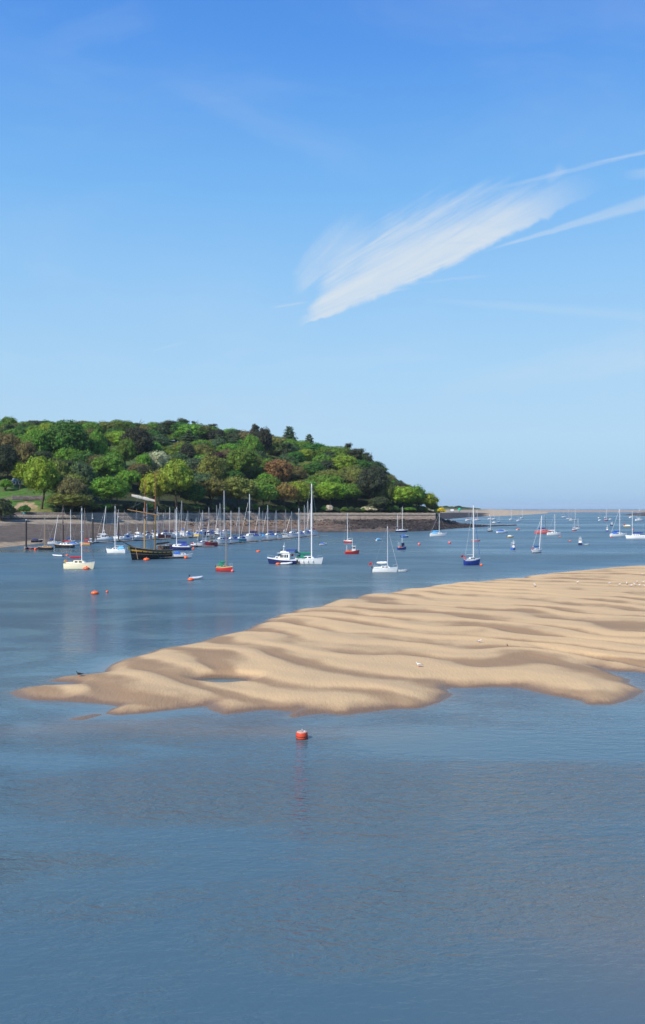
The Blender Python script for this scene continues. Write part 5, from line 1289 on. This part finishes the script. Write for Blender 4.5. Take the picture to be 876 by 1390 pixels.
buoy(860, 720, 2.6, 'pink', 'pink buoy above the right edge yacht', 'ball'); buoy(848.5, 712.5, 2.4, 'red', 'red buoy left of the yellow hulled boat', 'ball'); buoy(47.5, 746.5, 3.5, 'orange', 'orange buoy beside the black boat at the far left', 'ball')
buoy(831, 729.5, 2.6, 'pink', 'pink buoy at the stern of the tall masted right yacht', 'ball'); buoy(110.5, 741.5, 3.2, 'orange', 'orange buoy by the tan wooden boat', 'ball')
# the can buoy in the foreground
X, Y = at(410, 1002.5); root = empty('mooring_buoy', (X, Y, 0), .4); tag(root, 'red orange can buoy with pale lid floating in the foreground', 'buoy')
rb = .33
m = MB(); prof_ = [(.0, -.25), (.29, -.25), (.32, -.05), (rb, .0), (rb, .30), (.30, .37)]; rings = [[(r * math.cos(a), r * math.sin(a), z) for a in [2 * math.pi * k / 24 for k in range(24)]] for r, z in prof_[1:]]
m.loft(rings, closed=True); m.build('float', paint('buoy_red', (.62, .06, .02), .45, 0, .5, 3), root, smooth=True)
m = MB(); m.tube((0, 0, .37), (0, 0, .40), .29, .27, 20); m.build('lid', paint('weathered_lid', (.55, .38, .30), .7, 0, .5, 5), root)
m = MB(); m.torus((0, 0, .15), rb + .005, .018, 'z', 24, 5); m.torus((0, 0, .03), rb + .005, .02, 'z', 24, 5); m.build('band', paint('dark_band', (.10, .02, .01), .6), root)
m = MB(); m.torus((0, 0, .46), .07, .016, 'x', 12, 5); m.tube((0, 0, .38), (0, 0, .43), .03, .03, 6); m.build('lifting_eye', M_wire(), root)
m = MB(); m.ball((.12, -.1, .42), (.05, .035, .03), 6, 4); m.build('droppings', P('white'), root)

# --- birds
def bird(px, py, size, yaw, label, c='white', back='grey', name='gull', group=None, cat='gull'):
    X, Y = at(px, py); z = 0
    for _ in range(8):
        z = float(bar_height(np.array([[X]]), np.array([[Y]]))[0][0, 0]); z = max(z, 0); X, Y = at(px, py, z)
    k = size; root = empty(name, (X, Y, z), R(yaw)); tag(root, label, cat, group)
    st_ = [(-.30, .20, .012), (-.22, .215, .035), (-.1, .23, .075), (0, .235, .092), (.1, .25, .082), (.16, .29, .055), (.185, .34, .042), (.205, .385, .047), (.235, .40, .042), (.262, .395, .018)]
    m = MB(); m.loft([[(x * k, r * .85 * k * math.cos(a), (z_ + r * math.sin(a)) * k) for a in [2 * math.pi * q / 10 for q in range(10)]] for x, z_, r in st_], closed=True); m.build('body', paint('plumage_' + c, PAL[c], .8, 0, .1), root, smooth=True)
    for sg in (-1, 1):
        m = MB(); m.loft([[(x * k, sg * w * k, (z_ + h) * k), (x * k, sg * (w + .012) * k, z_ * k), (x * k, sg * w * .8 * k, (z_ - h) * k)] for x, z_, w, h in ((-.36, .215, .02, .012), (-.2, .235, .06, .03), (0, .25, .083, .05), (.09, .26, .07, .03))]); m.build('wing', paint('plumage_' + back, PAL[back], .8, 0, .1), root)
        m = MB(); m.tube((.0, sg * .035 * k, .17 * k), (.01 * k, sg * .035 * k, 0), .010 * k, .008 * k, 5); m.box((.03 * k, sg * .035 * k, .006), (.08 * k, .05 * k, .01)); m.build('leg', P('orange'), root)
    m = MB(); m.tube((.255 * k, 0, .393 * k), (.325 * k, 0, .38 * k), .014 * k, .004 * k, 5); m.build('bill', P('yellow'), root)
bird(569, 905.5, .9, 160, 'grey backed gull standing alone in the middle of the sandbar')
bird(651, 873, .8, 20, 'white gull resting further back on the sandbar')
bird(107.5, 918.5, .95, 175, 'black cormorant at the left tip of the sandbar', 'black', 'black', 'cormorant', cat='cormorant')
bird(689, 878, .6, 90, 'dark crow on the sandbar right of the resting gull', 'black', 'black', 'crow', cat='crow')
for i, (px, py) in enumerate([(827, 794), (841, 795), (851, 793.5), (862, 795), (865, 791.5), (868, 796), (873, 792), (857, 796.5), (876, 797), (784, 792), (725, 795), (726, 796.5), (872, 781)]):
    bird(px, py, 1.0, random.uniform(0, 360), 'white gull of the flock scattered on the far right of the sandbar', group='gulls scattered on the far right of the sandbar')


# ------------------------------------------------------------ sun and sky
EL, AZ = R(40), R(225)          # azimuth measured clockwise from +Y: sun over the left shoulder
sd = Vector((math.sin(AZ) * math.cos(EL), math.cos(AZ) * math.cos(EL), math.sin(EL)))
sl = bpy.data.lights.new('sun', 'SUN'); sl.energy = 4.7; sl.angle = R(.53); sl.color = (1, .95, .87)
so = bpy.data.objects.new('sun', sl); col.objects.link(so); so.rotation_euler = (-sd).to_track_quat('-Z', 'Y').to_euler()
wd = bpy.data.worlds.new('World'); scene.world = wd; wd.use_nodes = True; nt = wd.node_tree
bg = nt.nodes['Background']; sky = N(nt, 'ShaderNodeTexSky', sky_type='NISHITA'); sky.sun_disc = False
sky.sun_elevation = EL; sky.sun_rotation = AZ; sky.air_density = 1.0; sky.dust_density = .6; sky.ozone_density = 2.2; sky.altitude = 0
tc = N(nt, 'ShaderNodeTexCoord').outputs['Generated']
sp = N(nt, 'ShaderNodeSeparateXYZ'); L(nt, tc, sp.inputs[0])
yy = math_n(nt, 'MAXIMUM', sp.outputs[1], .05)
U = math_n(nt, 'MULTIPLY', math_n(nt, 'DIVIDE', sp.outputs[0], yy), 1200); Vv = math_n(nt, 'MULTIPLY', math_n(nt, 'DIVIDE', sp.outputs[2], yy), 1200)
cb = N(nt, 'ShaderNodeCombineXYZ'); L(nt, U, cb.inputs[0]); L(nt, Vv, cb.inputs[1]); uv = cb.outputs[0]
fibre = noise_n(nt, uv, .016, 8, .66, mapscale=(.30, 2.2, 1), rot=(0, 0, R(-29)), dist=.5)
fluff = noise_n(nt, uv, .018, 6, .6, dist=.8)
def streak(x0, y0, x1, y1, w0, w1, op, warp=14., tail0=.1, tail1=.25, nlo=.25, nhi=.62, up=1., mid=None, fstr=.9):
    """cirrus streak between two sky directions; widths at both ends (and middle), soft edged"""
    ax, ay, bx, by = x0 - 438, HY - y0, x1 - 438, HY - y1; ln = math.hypot(bx - ax, by - ay); dx, dy = (bx - ax) / ln, (by - ay) / ln
    pu = math_n(nt, 'SUBTRACT', U, ax); pv = math_n(nt, 'SUBTRACT', Vv, ay)
    t = math_n(nt, 'DIVIDE', math_n(nt, 'ADD', math_n(nt, 'MULTIPLY', pu, dx), math_n(nt, 'MULTIPLY', pv, dy)), ln)
    q = math_n(nt, 'ADD', math_n(nt, 'MULTIPLY', pu, -dy), math_n(nt, 'MULTIPLY', pv, dx))
    fv = N(nt, 'ShaderNodeCombineXYZ'); L(nt, math_n(nt, 'MULTIPLY', t, ln * .0045), fv.inputs[0]); L(nt, math_n(nt, 'DIVIDE', q, math_n(nt, 'MULTIPLY_ADD', t, 14, 12)), fv.inputs[1]); fv.inputs[2].default_value = x0 * .013
    fib = noise_n(nt, fv.outputs[0], 1.0, 8, .68, dist=.35)
    q = math_n(nt, 'ADD', q, math_n(nt, 'MULTIPLY', math_n(nt, 'SUBTRACT', fluff, .5), warp))
    cv = N(nt, 'ShaderNodeFloatCurve'); c = cv.mapping.curves[0]; c.points[0].location = (0, w0 / 100); c.points[1].location = (1, w1 / 100)
    if mid: 
        for (mx, mw) in mid: c.points.new(mx, mw / 100)
    cv.mapping.update(); L(nt, t, cv.inputs['Value']); wd_ = math_n(nt, 'MULTIPLY', cv.outputs[0], 100)
    aq = math_n(nt, 'MAXIMUM', math_n(nt, 'MULTIPLY', q, 1.0 / up), math_n(nt, 'MULTIPLY', q, -1.0))
    e = math_n(nt, 'DIVIDE', aq, math_n(nt, 'MAXIMUM', wd_, .5)); prof_m = ramp(nt, e, .0, 1.5, 1, 0)
    prof_m = ramp(nt, math_n(nt, 'MULTIPLY_ADD', math_n(nt, 'SUBTRACT', fib, .5), fstr, prof_m), .12, 1.0)
    m = math_n(nt, 'MULTIPLY', prof_m, math_n(nt, 'MULTIPLY', ramp(nt, t, -.02, tail0, 0, 1), ramp(nt, t, 1 - tail1, 1.02, 1, 0)))
    return math_n(nt, 'MULTIPLY', math_n(nt, 'MULTIPLY', m, math_n(nt, 'MULTIPLY', ramp(nt, fibre, nlo, nhi, .8, 1), ramp(nt, fib, .3, .65, .75, 1))), op)
parts = [streak(409, 441, 825, 249, 1.5, 5, .95, 22, .07, .42, .2, .5, 6.5, mid=[(.06, 3.2), (.16, 9), (.34, 13), (.6, 12), (.8, 8)], fstr=1.15),
         streak(398, 396, 510, 288, 8, 12, .40, 24, .15, .5, .3, .58, 1.3, mid=[(.5, 24)], fstr=1.3),
         streak(655, 342, 900, 268, 1.5, 13, .36, 5, .2, .02, .2, .6, 1.2, mid=[(.5, 5)]),
         streak(650, 262, 900, 200, 3, 4, .20, 5, .3, .02, .2, .6), streak(475, 405, 562, 390, 2, 2.5, .28, 3, .2, .3, .1, .3), streak(366, 418, 420, 409, 2, 2.5, .26, 3, .3, .3, .1, .3),
         streak(740, 250, 770, 225, 6, 12, .20, 10, .3, .3), streak(560, 385, 680, 372, 2, 4, .14, 6, .3, .4, .1, .4), streak(560, 405, 900, 432, 4, 12, .14, 8, .3, .1, .1, .4),
         streak(200, 100, 560, 250, 14, 40, .07, 30, .3, .4, .35, .65), streak(200, 478, 260, 462, 2, 3, .12, 3, .3, .4, .1, .4), streak(40, 70, 220, 10, 20, 28, .06, 20, .3, .3, .3, .6),
         streak(840, 240, 960, 225, 8, 14, .22, 6, .3, .05, .2, .6), streak(560, 540, 900, 470, 10, 40, .12, 20, .3, .1, .3, .6), streak(780, 225, 1000, 185, 2, 2, .16, 2, .2, .02, .1, .3)]
tot = parts[0]
for p in parts[1:]: tot = math_n(nt, 'SUBTRACT', math_n(nt, 'ADD', tot, p), math_n(nt, 'MULTIPLY', tot, p))
veil = math_n(nt, 'MULTIPLY', ramp(nt, noise_n(nt, uv, .0035, 5, .6, mapscale=(.6, 1.4, 1), rot=(0, 0, R(-15)), dist=.5), .45, .75), ramp(nt, Vv, 60, 400, .26, .10))
tot = math_n(nt, 'SUBTRACT', math_n(nt, 'ADD', tot, veil), math_n(nt, 'MULTIPLY', tot, veil))
tot = math_n(nt, 'MULTIPLY', tot, ramp(nt, sp.outputs[1], .05, .3, 0, 1), clamp=True)
hs = N(nt, 'ShaderNodeHueSaturation'); hs.inputs['Saturation'].default_value = 1.12; L(nt, sky.outputs[0], hs.inputs['Color'])
el = math_n(nt, 'ARCSINE', sp.outputs[2])
rmp = N(nt, 'ShaderNodeValToRGB'); L(nt, math_n(nt, 'DIVIDE', el, R(90)), rmp.inputs[0]); cr = rmp.color_ramp
stops = [(0.0, (.31, .53, .82)), (.012, (.36, .59, .85)), (.05, (.45, .68, .90)), (.10, (.41, .67, .93)), (.16, (.31, .60, .95)), (.22, (.20, .50, .94)), (.30, (.105, .345, .88)), (.36, (.072, .265, .80)), (1., (.04, .15, .50))]
while len(cr.elements) < len(stops): cr.elements.new(.5)
for e_, (p_, c_) in zip(cr.elements, stops): e_.position = p_; e_.color = (*c_, 1)
sc_ = N(nt, 'ShaderNodeVectorMath', operation='SCALE'); L(nt, rmp.outputs[0], sc_.inputs[0]); sc_.inputs['Scale'].default_value = 8.8
skyc = mixc(nt, .88, hs.outputs[0], sc_.outputs[0])
L(nt, mixc(nt, tot, skyc, (6.0, 6.7, 7.4)), bg.inputs['Color']); bg.inputs['Strength'].default_value = .1

# ------------------------------------------------------------ camera
cam = bpy.data.cameras.new('camera'); co = bpy.data.objects.new('camera', cam); col.objects.link(co); scene.camera = co
co.location = (0, 0, H); co.rotation_euler = (R(90), 0, 0); cam.sensor_fit = 'HORIZONTAL'; cam.sensor_width = 36; cam.lens = 36 * F / 876
cam.shift_y = -5.0 / 876; cam.clip_start = .5; cam.clip_end = 200000
scene.render.engine = 'CYCLES'
vs = scene.view_settings; vs.view_transform = 'Standard'; vs.look = 'None'; vs.gamma = 1; vs.exposure = .2

# ------------------------------------------------------------ sea air
m = bpy.data.materials.new('air'); m.use_nodes = True; nt = m.node_tree; nt.nodes.remove(nt.nodes['Principled BSDF'])
pv = N(nt, 'ShaderNodeVolumePrincipled'); pv.inputs['Color'].default_value = (.70, .86, 1, 1); pv.inputs['Density'].default_value = 4e-5; pv.inputs['Anisotropy'].default_value = 0
L(nt, pv.outputs[0], nt.nodes['Material Output'].inputs['Volume'])
hz = MB(); hz.box((0, 15500, 60), (64000, 32000, 126)); tag(hz.build('haze', m), kind='stuff')
